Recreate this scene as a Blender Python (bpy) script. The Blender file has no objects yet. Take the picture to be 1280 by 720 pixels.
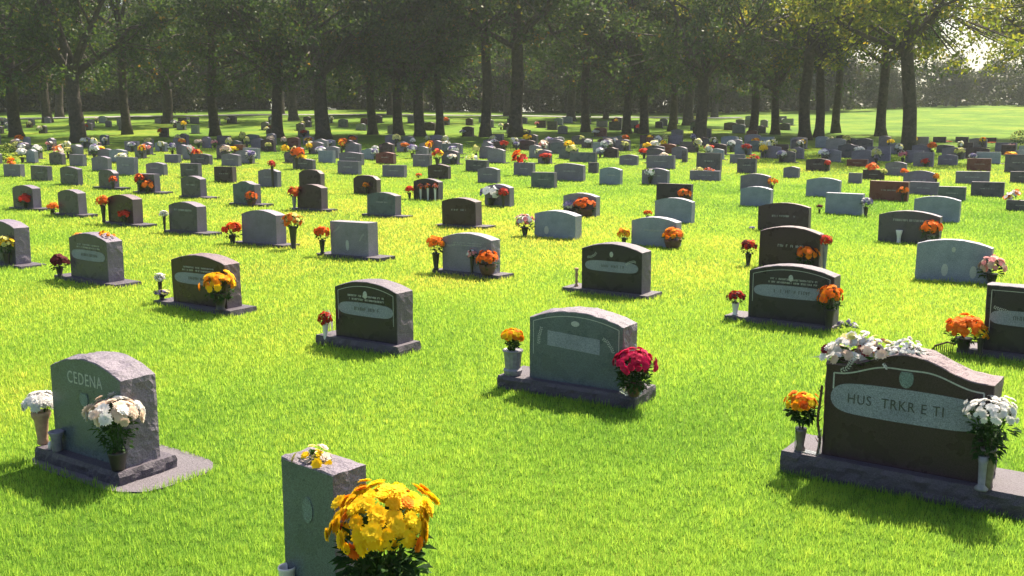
import bpy, math, random
import numpy as np
from mathutils import Vector, Matrix, noise as mnoise

# ------------------------------------------------------------------ camera, light, exposure
F = 1244.0; CH = 2.9; PITCH = math.atan(200 / 1244)      # focal length in photo pixels, eye height, downward tilt
SUN_AZ, SUN_EL = 33.0, 54.0                              # degrees right of the view direction, above the horizon
scene = bpy.context.scene
cam_d = bpy.data.cameras.new('camera'); cam = bpy.data.objects.new('camera', cam_d)
scene.collection.objects.link(cam); scene.camera = cam
cam_d.sensor_width = 36; cam_d.lens = F * 36 / 1280
cam_d.clip_start = 0.1; cam_d.clip_end = 6000
cam.location = (0, 0, CH); cam.rotation_euler = (math.pi / 2 - PITCH, 0, 0)

world = bpy.data.worlds.new('World'); scene.world = world; world.use_nodes = True
nt = world.node_tree; bg = nt.nodes['Background']
sky = nt.nodes.new('ShaderNodeTexSky'); sky.sky_type = 'NISHITA'; sky.sun_disc = False
sky.sun_elevation = math.radians(SUN_EL); sky.sun_rotation = math.radians(SUN_AZ)
sky.air_density = 1.0; sky.dust_density = 4.0; sky.ozone_density = 1.0
nt.links.new(sky.outputs[0], bg.inputs[0]); bg.inputs[1].default_value = 0.085

sun_d = bpy.data.lights.new('sun', 'SUN'); sun = bpy.data.objects.new('sun', sun_d)
scene.collection.objects.link(sun)
sun_d.energy = 5.0; sun_d.angle = math.radians(0.5); sun_d.color = (1.0, 0.88, 0.68)
a, e = math.radians(SUN_AZ), math.radians(SUN_EL)
sdir = Vector((math.sin(a) * math.cos(e), math.cos(a) * math.cos(e), math.sin(e)))
sun.rotation_euler = sdir.to_track_quat('Z', 'Y').to_euler()
vs = scene.view_settings
vs.view_transform = 'Standard'; vs.look = 'None'; vs.exposure = 1.35; vs.gamma = 1; vs.use_curve_mapping = False
scene.render.engine = 'CYCLES'
cy = scene.cycles
cy.max_bounces = 8; cy.diffuse_bounces = 3; cy.glossy_bounces = 2; cy.transmission_bounces = 4
cy.volume_bounces = 1; cy.transparent_max_bounces = 8

C = scene.collection
R = random.Random(11)
NR = np.random.default_rng(7)
YAW = math.radians(-34)

# ------------------------------------------------------------------ terrain
_ty = np.arange(-300, 3001, 1.0)
_tz = np.interp(_ty, [-300, 30, 45, 60, 80, 100, 130, 165, 220, 3000], [0, 0, .3, .85, 1.55, 2.3, 3.8, 5.6, 6.6, 7.0])
_k = np.exp(-0.5 * (np.arange(-20, 21) / 6.0) ** 2); _k /= _k.sum()
_tz = np.convolve(np.pad(_tz, 20, mode='edge'), _k, mode='valid')
def ZN(x, y):
    x = np.asarray(x, float); y = np.asarray(y, float)
    z = np.interp(y, _ty, _tz)
    far = np.clip((y - 60) / 60, 0, 1) * np.clip((260 - y) / 60, 0, 1)
    z = z + 0.03 * np.sin(x * .33 + 1) * np.sin(y * .27) * np.clip((y - 10) / 15, 0, 1)
    z = z + far * (0.35 * np.sin(x * .045 + y * .02) + np.clip(x - 25, 0, 60) * .012)
    return z
def Z(x, y): return float(ZN(x, y))

def ray(u, v):
    x = (u - 640) / F; z = -(v - 360) / F
    c, s = math.cos(PITCH), math.sin(PITCH)
    return Vector((x, c + z * s, -s + z * c))
def at(u, v, dz=0.0):
    """ground point seen at a photo pixel"""
    r = ray(u, v); lo = 3.0
    y = lo
    while y < 400:
        t = y / r.y
        if CH + r.z * t < Z(r.x * t, y) + dz: break
        y += .5
    a0, b0 = y - .5, y
    for _ in range(20):
        m = (a0 + b0) / 2; t = m / r.y
        if CH + r.z * t < Z(r.x * t, m) + dz: b0 = m
        else: a0 = m
    t = b0 / r.y
    return Vector((r.x * t, b0, CH + r.z * t))
def proj(p):
    c, s = math.cos(PITCH), math.sin(PITCH); z = p[2] - CH
    yy = p[1] * c - z * s; zz = p[1] * s + z * c
    return 640 + F * p[0] / yy, 360 - F * zz / yy
def bis(f, lo, hi):
    """root of an increasing-sign function f on lo..hi"""
    s = 1 if f(hi) > 0 else -1
    for _ in range(40):
        m = (lo + hi) / 2
        if s * f(m) > 0: hi = m
        else: lo = m
    return (lo + hi) / 2

# ------------------------------------------------------------------ object helpers
def mesh_from(verts, faces, mats=(), smooth=False, midx=None, name='mesh'):
    me = bpy.data.meshes.new(name)
    me.from_pydata([tuple(v) for v in verts], [], faces)
    for m in mats: me.materials.append(m)
    if midx is not None: me.polygons.foreach_set('material_index', midx)
    if smooth: me.polygons.foreach_set('use_smooth', [True] * len(me.polygons))
    me.update(); return me
def mesh_np(verts, faces, mats=(), smooth=False, name='mesh'):
    """verts (n,3), faces (m,k) arrays"""
    verts = np.asarray(verts, np.float32); faces = np.asarray(faces, np.int32)
    me = bpy.data.meshes.new(name); k = faces.shape[1]
    me.vertices.add(len(verts)); me.vertices.foreach_set('co', verts.ravel())
    me.loops.add(faces.size); me.loops.foreach_set('vertex_index', faces.ravel())
    me.polygons.add(len(faces))
    me.polygons.foreach_set('loop_start', np.arange(0, faces.size, k, dtype=np.int32))
    me.polygons.foreach_set('loop_total', np.full(len(faces), k, np.int32))
    for m in mats: me.materials.append(m)
    if smooth: me.polygons.foreach_set('use_smooth', np.ones(len(faces), bool))
    me.update(calc_edges=True); return me
def obj(name, me, parent=None, loc=None, rot=None, scale=None):
    o = bpy.data.objects.new(name, me); C.objects.link(o)
    if parent: o.parent = parent
    if loc is not None: o.location = loc
    if rot is not None: o.rotation_euler = rot
    if scale is not None: o.scale = scale
    return o
def tag(o, label=None, cat=None, group=None, kind=None):
    if label: o['label'] = label
    if cat: o['category'] = cat
    if group: o['group'] = group
    if kind: o['kind'] = kind
    return o
def thing(name, label, cat, loc, rz=0, group=None):
    o = obj(name, None, loc=loc, rot=(0, 0, rz)); o.empty_display_size = .1
    return tag(o, label, cat, group)
def copy_tree(src, loc, rz, scale=(1, 1, 1), label=None, group=None):
    r = src.copy(); C.objects.link(r); r.location = loc; r.rotation_euler = (0, 0, rz); r.scale = scale
    if label: r['label'] = label
    if group: r['group'] = group
    for ch in list(src.children):
        c = ch.copy(); C.objects.link(c); c.parent = r
        for g in list(ch.children):
            d = g.copy(); C.objects.link(d); d.parent = c
    return r

class MB:
    def __init__(s): s.v = []; s.f = []; s.m = []
    def add(s, vs, fs, mi=0):
        n = len(s.v); s.v += [tuple(v) for v in vs]; s.f += [tuple(i + n for i in f) for f in fs]; s.m += [mi] * len(fs)
    def box(s, x0, y0, z0, x1, y1, z1, mi=0):
        s.add([(x0, y0, z0), (x1, y0, z0), (x1, y1, z0), (x0, y1, z0), (x0, y0, z1), (x1, y0, z1), (x1, y1, z1), (x0, y1, z1)],
              [(0, 3, 2, 1), (4, 5, 6, 7), (0, 1, 5, 4), (1, 2, 6, 5), (2, 3, 7, 6), (3, 0, 4, 7)], mi)
    def tube(s, pts, rad, n=6, mi=0, cap=True):
        pts = [Vector(p) for p in pts]; k = len(pts); rings = []
        up = Vector((0, 0, 1)); vs = []
        for i, p in enumerate(pts):
            t = (pts[min(i + 1, k - 1)] - pts[max(i - 1, 0)])
            t = t.normalized() if t.length > 1e-9 else Vector((0, 0, 1))
            a1 = t.cross(Vector((1, 0, 0)) if abs(t.x) < .8 else Vector((0, 1, 0))).normalized(); b1 = t.cross(a1)
            r = rad[i] if hasattr(rad, '__len__') else rad
            for j in range(n):
                an = 2 * math.pi * j / n
                vs.append(p + (a1 * math.cos(an) + b1 * math.sin(an)) * r)
        fs = [(i * n + j, i * n + (j + 1) % n, (i + 1) * n + (j + 1) % n, (i + 1) * n + j) for i in range(k - 1) for j in range(n)]
        if cap: fs += [tuple(range(n))[::-1], tuple(range((k - 1) * n, k * n))]
        s.add(vs, fs, mi)
    def lathe(s, prof, n=16, mi=0, cx=0, cy=0, rib=0):
        """prof list of (r,z) from the bottom up"""
        vs = []; k = len(prof)
        for r, z in prof:
            for j in range(n):
                an = 2 * math.pi * j / n; rr = r * (1 + (rib if j % 2 else 0))
                vs.append((cx + rr * math.cos(an), cy + rr * math.sin(an), z))
        fs = [(i * n + j, i * n + (j + 1) % n, (i + 1) * n + (j + 1) % n, (i + 1) * n + j) for i in range(k - 1) for j in range(n)]
        fs += [tuple(range(n))[::-1]]
        if prof[-1][0] > 1e-4: fs += [tuple(range((k - 1) * n, k * n))]
        s.add(vs, fs, mi)
    def mesh(s, mats, smooth=False, name='mesh'): return mesh_from(s.v, s.f, mats, smooth, s.m, name)

# ------------------------------------------------------------------ materials
def new_mat(name):
    m = bpy.data.materials.new(name); m.use_nodes = True
    n = m.node_tree.nodes; l = m.node_tree.links
    return m, n, l, n['Principled BSDF']
def ramp(n, cols, pos=None):
    r = n.new('ShaderNodeValToRGB'); cr = r.color_ramp
    while len(cr.elements) < len(cols): cr.elements.new(.5)
    for i, c in enumerate(cols):
        cr.elements[i].position = pos[i] if pos else i / (len(cols) - 1)
        cr.elements[i].color = (*c, 1)
    return r
def noise_tex(n, l, scale, detail=4, coord='Object', rough=.5):
    tc = n.new('ShaderNodeTexCoord'); t = n.new('ShaderNodeTexNoise')
    t.inputs['Scale'].default_value = scale; t.inputs['Detail'].default_value = detail; t.inputs['Roughness'].default_value = rough
    l.new(tc.outputs[coord], t.inputs['Vector']); return t
def plain(name, col, rough=.6, var=.15, scale=20, bump=.0, metal=0, spec=.5):
    m, n, l, b = new_mat(name)
    t = noise_tex(n, l, scale)
    lo = tuple(c * (1 - var) for c in col); hi = tuple(min(1, c * (1 + var)) for c in col)
    r = ramp(n, [lo, hi], [.3, .7]); l.new(t.outputs[0], r.inputs[0]); l.new(r.outputs[0], b.inputs['Base Color'])
    b.inputs['Roughness'].default_value = rough; b.inputs['Metallic'].default_value = metal
    b.inputs['Specular IOR Level'].default_value = spec
    if bump:
        bp = n.new('ShaderNodeBump'); bp.inputs['Strength'].default_value = bump; bp.inputs['Distance'].default_value = .01
        l.new(t.outputs[0], bp.inputs['Height']); l.new(bp.outputs[0], b.inputs['Normal'])
    return m
def granite(name, col, fleck, dark, rough=.2, bump=0, grime=.5):
    m, n, l, b = new_mat(name)
    b.inputs['Specular IOR Level'].default_value = .5 if bump else .32
    t = noise_tex(n, l, 260, 2, rough=.7); t2 = noise_tex(n, l, 3.0, 5)
    v = n.new('ShaderNodeTexVoronoi'); v.inputs['Scale'].default_value = 170
    tc = n.new('ShaderNodeTexCoord'); l.new(tc.outputs['Object'], v.inputs['Vector'])
    r = ramp(n, [dark, col, col, fleck], [.25, .42, .58, .72]); l.new(t.outputs[0], r.inputs[0])
    mx = n.new('ShaderNodeMixRGB'); mx.blend_type = 'OVERLAY'; mx.inputs[0].default_value = .5
    bw_ = n.new('ShaderNodeRGBToBW'); l.new(v.outputs['Color'], bw_.inputs[0]); l.new(r.outputs[0], mx.inputs[1]); l.new(bw_.outputs[0], mx.inputs[2])
    g = ramp(n, [(.55, .55, .55), (1.15, 1.13, 1.08)], [.3, .7]); l.new(t2.outputs[0], g.inputs[0])
    m2 = n.new('ShaderNodeMixRGB'); m2.blend_type = 'MULTIPLY'; m2.inputs[0].default_value = grime
    l.new(mx.outputs[0], m2.inputs[1]); l.new(g.outputs[0], m2.inputs[2]); l.new(m2.outputs[0], b.inputs['Base Color'])
    rr = n.new('ShaderNodeMapRange'); rr.inputs[3].default_value = rough * .7; rr.inputs[4].default_value = min(1, rough * 1.5)
    l.new(t2.outputs[0], rr.inputs[0]); l.new(rr.outputs[0], b.inputs['Roughness'])
    if bump:
        t3 = noise_tex(n, l, 45, 6, rough=.65)
        bp = n.new('ShaderNodeBump'); bp.inputs['Strength'].default_value = bump; bp.inputs['Distance'].default_value = .015
        l.new(t3.outputs[0], bp.inputs['Height']); l.new(bp.outputs[0], b.inputs['Normal'])
    return m
STONE = {  # face colour, rough side colour
    'black': ((.028, .021, .038), (.125, .10, .14)),
    'brown': ((.042, .022, .036), (.16, .11, .135)),
    'char':  ((.085, .075, .105), (.17, .14, .20)),
    'green': ((.10, .125, .15), (.17, .145, .19)),
    'grey':  ((.22, .205, .26), (.25, .23, .29)),
    'blue':  ((.23, .265, .35), (.30, .30, .38)),
    'mauve': ((.175, .15, .215), (.23, .20, .28)),
    'red':   ((.15, .036, .034), (.24, .12, .12)),
    'plinth': ((.07, .06, .085), (.075, .062, .088)),
}
GM = {}
for k, (f, s) in STONE.items():
    mul = lambda c, q: tuple(min(1, x * q) for x in c)
    rf = .26 if k in ('black', 'brown', 'char', 'green', 'red') else .38
    GM[k] = (granite(k + ' polished granite', f, mul(f, 1.9), mul(f, .45), rf),
             granite(k + ' rough granite', s, mul(s, 1.7), mul(s, .5), .52, 1.0))
M_panel = granite('frosted granite panel', (.25, .27, .33), (.34, .36, .43), (.18, .19, .24), .6)
M_panel_g = granite('greenish frosted panel', (.16, .21, .22), (.22, .27, .28), (.11, .14, .15), .55)
M_line = plain('etched light stone', (.42, .43, .42), .8, .2, 60)
M_dark_letter = plain('dark lettering', (.05, .055, .06), .5)
M_conc = granite('concrete apron', (.13, .115, .14), (.22, .20, .24), (.07, .06, .08), .8, .9)
M_vase_g = plain('grey vase', (.22, .21, .25), .45, .2, 25)
M_vase_d = plain('dark pot', (.03, .025, .025), .4)
M_vase_w = plain('white vase', (.72, .7, .68), .35, .06)
M_vase_t = plain('tan clay vase', (.42, .27, .17), .7, .25, 18, .3)
M_vase_b = plain('bronze vase', (.16, .13, .13), .4, .3, 30, 0, .5)
M_wicker = plain('brown wicker', (.12, .06, .04), .8, .4, 60, .5)
M_ribbon = plain('white ribbon', (.75, .74, .76), .5, .05)
M_twig = plain('dry twig', (.09, .05, .03), .9, .3)
m, n, l, b = new_mat('clear glass'); M_glass = m
b.inputs['Base Color'].default_value = (.85, .92, .88, 1); b.inputs['Roughness'].default_value = .06
b.inputs['Transmission Weight'].default_value = .85; b.inputs['IOR'].default_value = 1.35

def petal_mat(name, c1, c2, trans=.35):
    m, n, l, b = new_mat(name)
    t = noise_tex(n, l, 22, 2); oi = n.new('ShaderNodeObjectInfo')
    ad = n.new('ShaderNodeMath'); ad.operation = 'ADD'; ml = n.new('ShaderNodeMath'); ml.operation = 'MULTIPLY'; ml.inputs[1].default_value = .35
    l.new(oi.outputs['Random'], ml.inputs[0]); l.new(t.outputs[0], ad.inputs[0]); l.new(ml.outputs[0], ad.inputs[1])
    r = ramp(n, [c1, c2], [.4, .95]); l.new(ad.outputs[0], r.inputs[0]); l.new(r.outputs[0], b.inputs['Base Color'])
    b.inputs['Roughness'].default_value = .7; b.inputs['Specular IOR Level'].default_value = .2
    tr = n.new('ShaderNodeBsdfTranslucent'); l.new(r.outputs[0], tr.inputs[0])
    mx = n.new('ShaderNodeMixShader'); mx.inputs[0].default_value = trans
    l.new(b.outputs[0], mx.inputs[1]); l.new(tr.outputs[0], mx.inputs[2]); l.new(mx.outputs[0], n['Material Output'].inputs[0])
    return m
PET = {
    'yellow': petal_mat('yellow petals', (.95, .58, .004), (.95, .72, .02)),
    'gold':   petal_mat('gold petals', (.80, .18, .004), (.90, .40, .01)),
    'orange': petal_mat('orange petals', (.75, .10, .008), (.92, .26, .01)),
    'red':    petal_mat('red petals', (.45, .012, .01), (.80, .06, .02)),
    'magenta': petal_mat('magenta petals', (.40, .004, .045), (.72, .015, .13)),
    'pink':   petal_mat('pink petals', (.72, .16, .20), (.85, .42, .40)),
    'white':  petal_mat('white petals', (.74, .72, .71), (.87, .86, .85)),
    'cream':  petal_mat('cream petals', (.66, .50, .40), (.85, .73, .62)),
    'lime':   petal_mat('pale yellow petals', (.62, .60, .14), (.80, .78, .34)),
    'violet': petal_mat('violet petals', (.14, .10, .30), (.36, .30, .55)),
    'maroon': petal_mat('maroon petals', (.10, .008, .02), (.26, .03, .05)),
}
M_leaf = petal_mat('bouquet leaves', (.015, .045, .012), (.05, .12, .02), .25)
M_centre = plain('flower centre', (.35, .13, .02), .8)

# ------------------------------------------------------------------ ground
m, n, l, b = new_mat('lawn soil and turf'); M_ground = m
t1 = noise_tex(n, l, .22, 5); t2 = noise_tex(n, l, 9, 6, rough=.75); t3 = noise_tex(n, l, 1.4, 4)
r1 = ramp(n, [(.09, .18, .025), (.14, .25, .03), (.22, .29, .035)], [.35, .52, .68]); l.new(t1.outputs[0], r1.inputs[0])
r2 = ramp(n, [(.45, .5, .4), (1.2, 1.15, 1.1)], [.3, .7]); l.new(t2.outputs[0], r2.inputs[0])
r3 = ramp(n, [(.75, .8, .7), (1.15, 1.1, 1.1)], [.3, .7]); l.new(t3.outputs[0], r3.inputs[0])
ma = n.new('ShaderNodeMixRGB'); ma.blend_type = 'MULTIPLY'; ma.inputs[0].default_value = 1
l.new(r1.outputs[0], ma.inputs[1]); l.new(r2.outputs[0], ma.inputs[2])
mb = n.new('ShaderNodeMixRGB'); mb.blend_type = 'MULTIPLY'; mb.inputs[0].default_value = 1
l.new(ma.outputs[0], mb.inputs[1]); l.new(r3.outputs[0], mb.inputs[2]); l.new(mb.outputs[0], b.inputs['Base Color'])
b.inputs['Roughness'].default_value = .95; b.inputs['Specular IOR Level'].default_value = .1
bp = n.new('ShaderNodeBump'); bp.inputs['Strength'].default_value = .8; bp.inputs['Distance'].default_value = .06
l.new(t2.outputs[0], bp.inputs['Height']); l.new(bp.outputs[0], b.inputs['Normal'])

gy = np.concatenate([np.arange(-60, 0, 6), np.arange(0, 60, .6), np.arange(60, 200, 1.6), np.geomspace(200, 1500, 24)])
gxp = np.concatenate([np.arange(0, 30, 1.0), np.arange(30, 120, 3.0), np.geomspace(120, 1500, 20)])
gx = np.concatenate([-gxp[:0:-1], gxp])
GX, GY = np.meshgrid(gx, gy); V = np.stack([GX, GY, ZN(GX, GY)], -1).reshape(-1, 3)
nx = len(gx); I, J = np.meshgrid(np.arange(len(gy) - 1), np.arange(nx - 1), indexing='ij')
q = (I * nx + J).ravel(); Fq = np.stack([q, q + 1, q + nx + 1, q + nx], -1)
tag(obj('ground', mesh_np(V, Fq, [M_ground], True)), kind='structure')

# pale service road far behind the first trees
def strip(name, pts, w, mat, dz=.02):
    vs = []; fs = []
    for i, (x, y) in enumerate(pts):
        vs += [(x, y - w / 2, Z(x, y - w / 2) + dz), (x, y + w / 2, Z(x, y + w / 2) + dz)]
        if i: fs.append((2 * i - 2, 2 * i, 2 * i + 1, 2 * i - 1))
    return tag(obj(name, mesh_from(vs, fs, [mat])), kind='structure')
M_road = plain('pale asphalt road', (.22, .22, .22), .9, .15, 3)
strip('road', [(x, 143 + 6 * math.sin(x * .012)) for x in range(-180, 34, 3)], 3.6, M_road, .06)

# ------------------------------------------------------------------ headstones
def outline(w, h, shape, step):
    hs = {'serp': .84, 'oval': .86, 'round': .80, 'flat': 1.0, 'slope': .88, 'peak': .86}[shape] * h
    n = max(4, int(w / step)); pts = []
    nv = max(1, int(hs / step))
    for i in range(nv): pts.append((0, hs * i / nv))
    for i in range(n + 1):
        t = i / n
        if shape == 'serp': k = (.5 - .5 * math.cos(2 * math.pi * min(1, max(0, (t - .08) / .84)))) ** .9
        elif shape == 'oval': k = 1 - (2 * t - 1) ** 2
        elif shape == 'round': k = (1 - abs(2 * t - 1) ** 3) ** .6
        elif shape == 'slope': k = math.sin(math.pi * t ** .7)
        elif shape == 'peak': k = 1 - abs(2 * t - 1) ** 1.4
        else: k = 0
        pts.append((w * t, hs + (h - hs) * max(0, k)))
    for i in range(nv): pts.append((w, hs * (1 - (i + 1) / nv)))
    return pts
def top_at(w, h, shape, x):
    o = outline(w, h, shape, w / 24)
    top = [p for p in o if p[1] > .7 * h]
    return float(np.interp(x, [p[0] for p in top], [p[1] for p in top]))
def tablet_mesh(w, h, th, shape, col, step, rough, seed=0):
    pts = outline(w, h, shape, step); n = len(pts)
    ny = max(2, int(th / step)) if rough else 1
    ys = [0] + ([.006] if rough else []) + [th * (i + 1) / ny for i in range(ny)]
    if rough: ys = [0, .006] + [.006 + (th - .012) * (i + 1) / ny for i in range(ny)] + [th]
    vs = []
    for yi, y in enumerate(ys):
        for i, (x, z) in enumerate(pts):
            if rough:
                a0, b0 = pts[i - 1] if i else pts[0], pts[(i + 1) % n] if i < n - 1 else pts[-1]
                tx, tz = b0[0] - a0[0], b0[1] - a0[1]; L = math.hypot(tx, tz) or 1
                nxn, nzn = -tz / L, tx / L
                mid = 1 if 1 < yi < len(ys) - 2 else (.35 if yi in (1, len(ys) - 2) else 0)
                d = rough * (mnoise.noise(Vector((x * 9 + seed, y * 9, z * 9))) + .6 * mnoise.noise(Vector((x * 24, y * 24 + seed, z * 24)))) * mid
                d += rough * .5 * mid
                if yi in (0, len(ys) - 1): d = -.005
                vs.append((x - w / 2 + nxn * d, y, max(0, z + nzn * d) if z > 0 else z))
            else: vs.append((x - w / 2, y, z))
    fs = []; mi = []
    fs.append(tuple(range(n))[::-1]); mi.append(0)
    for k in range(len(ys) - 1):
        for i in range(n):
            j = (i + 1) % n
            fs.append((k * n + i, k * n + j, (k + 1) * n + j, (k + 1) * n + i)); mi.append(1)
    fs.append(tuple(range((len(ys) - 1) * n, len(ys) * n))); mi.append(0)
    # the outline runs up the left, over and down the right seen from the front
    return mesh_from(vs, fs, list(GM[col]), False, mi)
def base_mesh(w, d, h, col, step, rough, seed=0):
    pts = []
    nx_, ny_ = max(1, int(w / step)), max(1, int(d / step))
    for i in range(nx_): pts.append((-w / 2 + w * i / nx_, 0, 0, -1))
    for i in range(ny_): pts.append((w / 2, d * i / ny_, 1, 0))
    for i in range(nx_): pts.append((w / 2 - w * i / nx_, d, 0, 1))
    for i in range(ny_): pts.append((-w / 2, d - d * i / ny_, -1, 0))
    n = len(pts); nz = max(1, int(h / step)) if rough else 1
    zs = [h * i / nz for i in range(nz + 1)]; vs = []
    for k, z in enumerate(zs):
        for x, y, ax, ay in pts:
            dd = 0
            if rough:
                dd = rough * (mnoise.noise(Vector((x * 8 + seed, y * 8, z * 14))) + .6 * mnoise.noise(Vector((x * 22, y * 22, z * 30 + seed)))) + rough * .4
                if k == nz: dd = -.35 * rough + .4 * rough * mnoise.noise(Vector((x * 20, y * 20, seed)))
            vs.append((x + ax * dd, y + ay * dd, z - .04 if k == 0 else z))
    fs = [(k * n + i, k * n + (i + 1) % n, (k + 1) * n + (i + 1) % n, (k + 1) * n + i) for k in range(nz) for i in range(n)]
    fs.append(tuple(range(nz * n, nz * n + n)))
    return mesh_from(vs, fs, [GM['plinth'][1]])

def poly_plate(pts, y0, y1, mat):
    """flat plate in the x-z plane between depths y0 (front) and y1"""
    n = len(pts); vs = [(x, y0, z) for x, z in pts] + [(x, y1, z) for x, z in pts]
    fs = [tuple(range(n)), tuple(range(n, 2 * n))[::-1]] + [(i, i + n, (i + 1) % n + n, (i + 1) % n) for i in range(n)]
    return vs, fs
def band_pts(w, z0, z1, x0, x1, curve=.0, ends=.03):
    pts = []; N = 26; zc = (z0 + z1) / 2; hh = (z1 - z0) / 2
    ts = [.5 - .5 * math.cos(math.pi * i / N) for i in range(N + 1)]
    for sg, tt in ((1, ts), (-1, ts[::-1])):
        for t in tt[(0 if sg > 0 else 1):(None if sg > 0 else -1)]:
            k = max(0, 1 - abs(2 * t - 1) ** 9) ** .5
            pts.append((x0 + (x1 - x0) * t, zc + sg * (hh * k + curve * (1 if sg > 0 else .6) * (1 - (2 * t - 1) ** 2)) * (1 if k else 0)))
    return pts
def text_mesh(txt, size, mat, sx=1.0):
    cu = bpy.data.curves.new('lettering', 'FONT'); cu.body = txt; cu.size = size; cu.extrude = .0015
    cu.align_x = 'CENTER'; cu.align_y = 'CENTER'; cu.resolution_u = 3; cu.space_character = 1.15
    o = bpy.data.objects.new('tmp', cu); C.objects.link(o)
    dg = bpy.context.evaluated_depsgraph_get(); me = bpy.data.meshes.new_from_object(o.evaluated_get(dg))
    bpy.data.objects.remove(o); bpy.data.curves.remove(cu)
    co = np.empty(len(me.vertices) * 3, np.float32); me.vertices.foreach_get('co', co); co = co.reshape(-1, 3)
    out = np.stack([co[:, 0] * sx, -co[:, 2], co[:, 1]], -1)
    me.vertices.foreach_set('co', out.ravel()); me.materials.clear(); me.materials.append(mat); me.update()
    return me
def marks(rng, x0, x1, z0, z1, rows, mat, y=-.004, ch=.5):
    """worn, unreadable engraving: rows of tiny strokes"""
    b = MB(); rh = (z1 - z0) / rows
    for r in range(rows):
        x = x0 + rng.uniform(0, .1) * (x1 - x0); zc = z1 - rh * (r + .5); hh = rh * ch
        while x < x1:
            wd = rng.uniform(.25, .7) * hh; t = hh * .16
            if rng.random() > .14:
                b.box(x, y, zc - hh / 2, x + t, -.001, zc + hh / 2)
                if rng.random() > .3: b.box(x + t, y, zc + hh / 2 - t, x + wd, -.001, zc + hh / 2)
                if rng.random() > .5: b.box(x + t, y, zc - t / 2, x + wd, -.001, zc + t / 2)
                if rng.random() > .5: b.box(x + wd - t, y, zc - hh / 2, x + wd, -.001, zc + hh / 2 - t)
            x += wd + hh * .25
    return b.mesh([mat])
def emblem_mesh(w, h, mat, kind='oval'):
    pts = []
    N = 16
    for i in range(N):
        an = 2 * math.pi * i / N
        if kind == 'shield':
            x = w / 2 * math.cos(an); z = h / 2 * math.sin(an)
            if z > 0: z = min(z, h * .32)
            pts.append((x, z))
        else: pts.append((w / 2 * math.cos(an), h / 2 * math.sin(an)))
    v, f = poly_plate(pts, -.005, -.001, mat); return mesh_from(v, [x[::-1] for x in f] if False else f, [mat])
def vine_mesh(rng, L, mat):
    """etched spray of leaves: a stem with little leaf diamonds"""
    b = MB(); x = 0; z = 0; an = rng.uniform(-.3, .3)
    for i in range(10):
        nx_, nz_ = x + L / 10 * math.cos(an), z + L / 10 * math.sin(an)
        for s in (-1, 1):
            la = an + s * .9; q = L * .13
            px, pz = nx_ + q * math.cos(la), nz_ + q * math.sin(la); ox, oz = -math.sin(la) * q * .25, math.cos(la) * q * .25
            mx_, mz_ = (nx_ + px) / 2, (nz_ + pz) / 2
            b.add([(nx_, -.004, nz_), (mx_ + ox, -.004, mz_ + oz), (px, -.004, pz), (mx_ - ox, -.004, mz_ - oz)], [(0, 1, 2, 3)])
        x, z = nx_, nz_; an += rng.uniform(-.2, .35)
    return b.mesh([mat])
def border_mesh(w, h, shape, mat, inset=.06, zmin=.3, t=.008, drop=0):
    o = [p for p in outline(w, h, shape, w / 30) if p[1] > .7 * h]
    line = [(inset, zmin * h)] + [(inset + (w - 2 * inset) * i / 28, top_at(w, h, shape, inset + (w - 2 * inset) * i / 28) - inset - drop * math.sin(math.pi * i / 28) ** 8) for i in range(29)] + [(w - inset, zmin * h)]
    b = MB(); P = [Vector((x - w / 2, 0, z)) for x, z in line]
    for a0, b0 in zip(P[:-1], P[1:]):
        d = (b0 - a0).normalized(); q = Vector((-d.z, 0, d.x)) * t / 2
        b.add([(a0 + q) + Vector((0, -.003, 0)), (a0 - q) + Vector((0, -.003, 0)), (b0 - q) + Vector((0, -.003, 0)), (b0 + q) + Vector((0, -.003, 0))], [(0, 1, 2, 3)])
    return b.mesh([mat])

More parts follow.
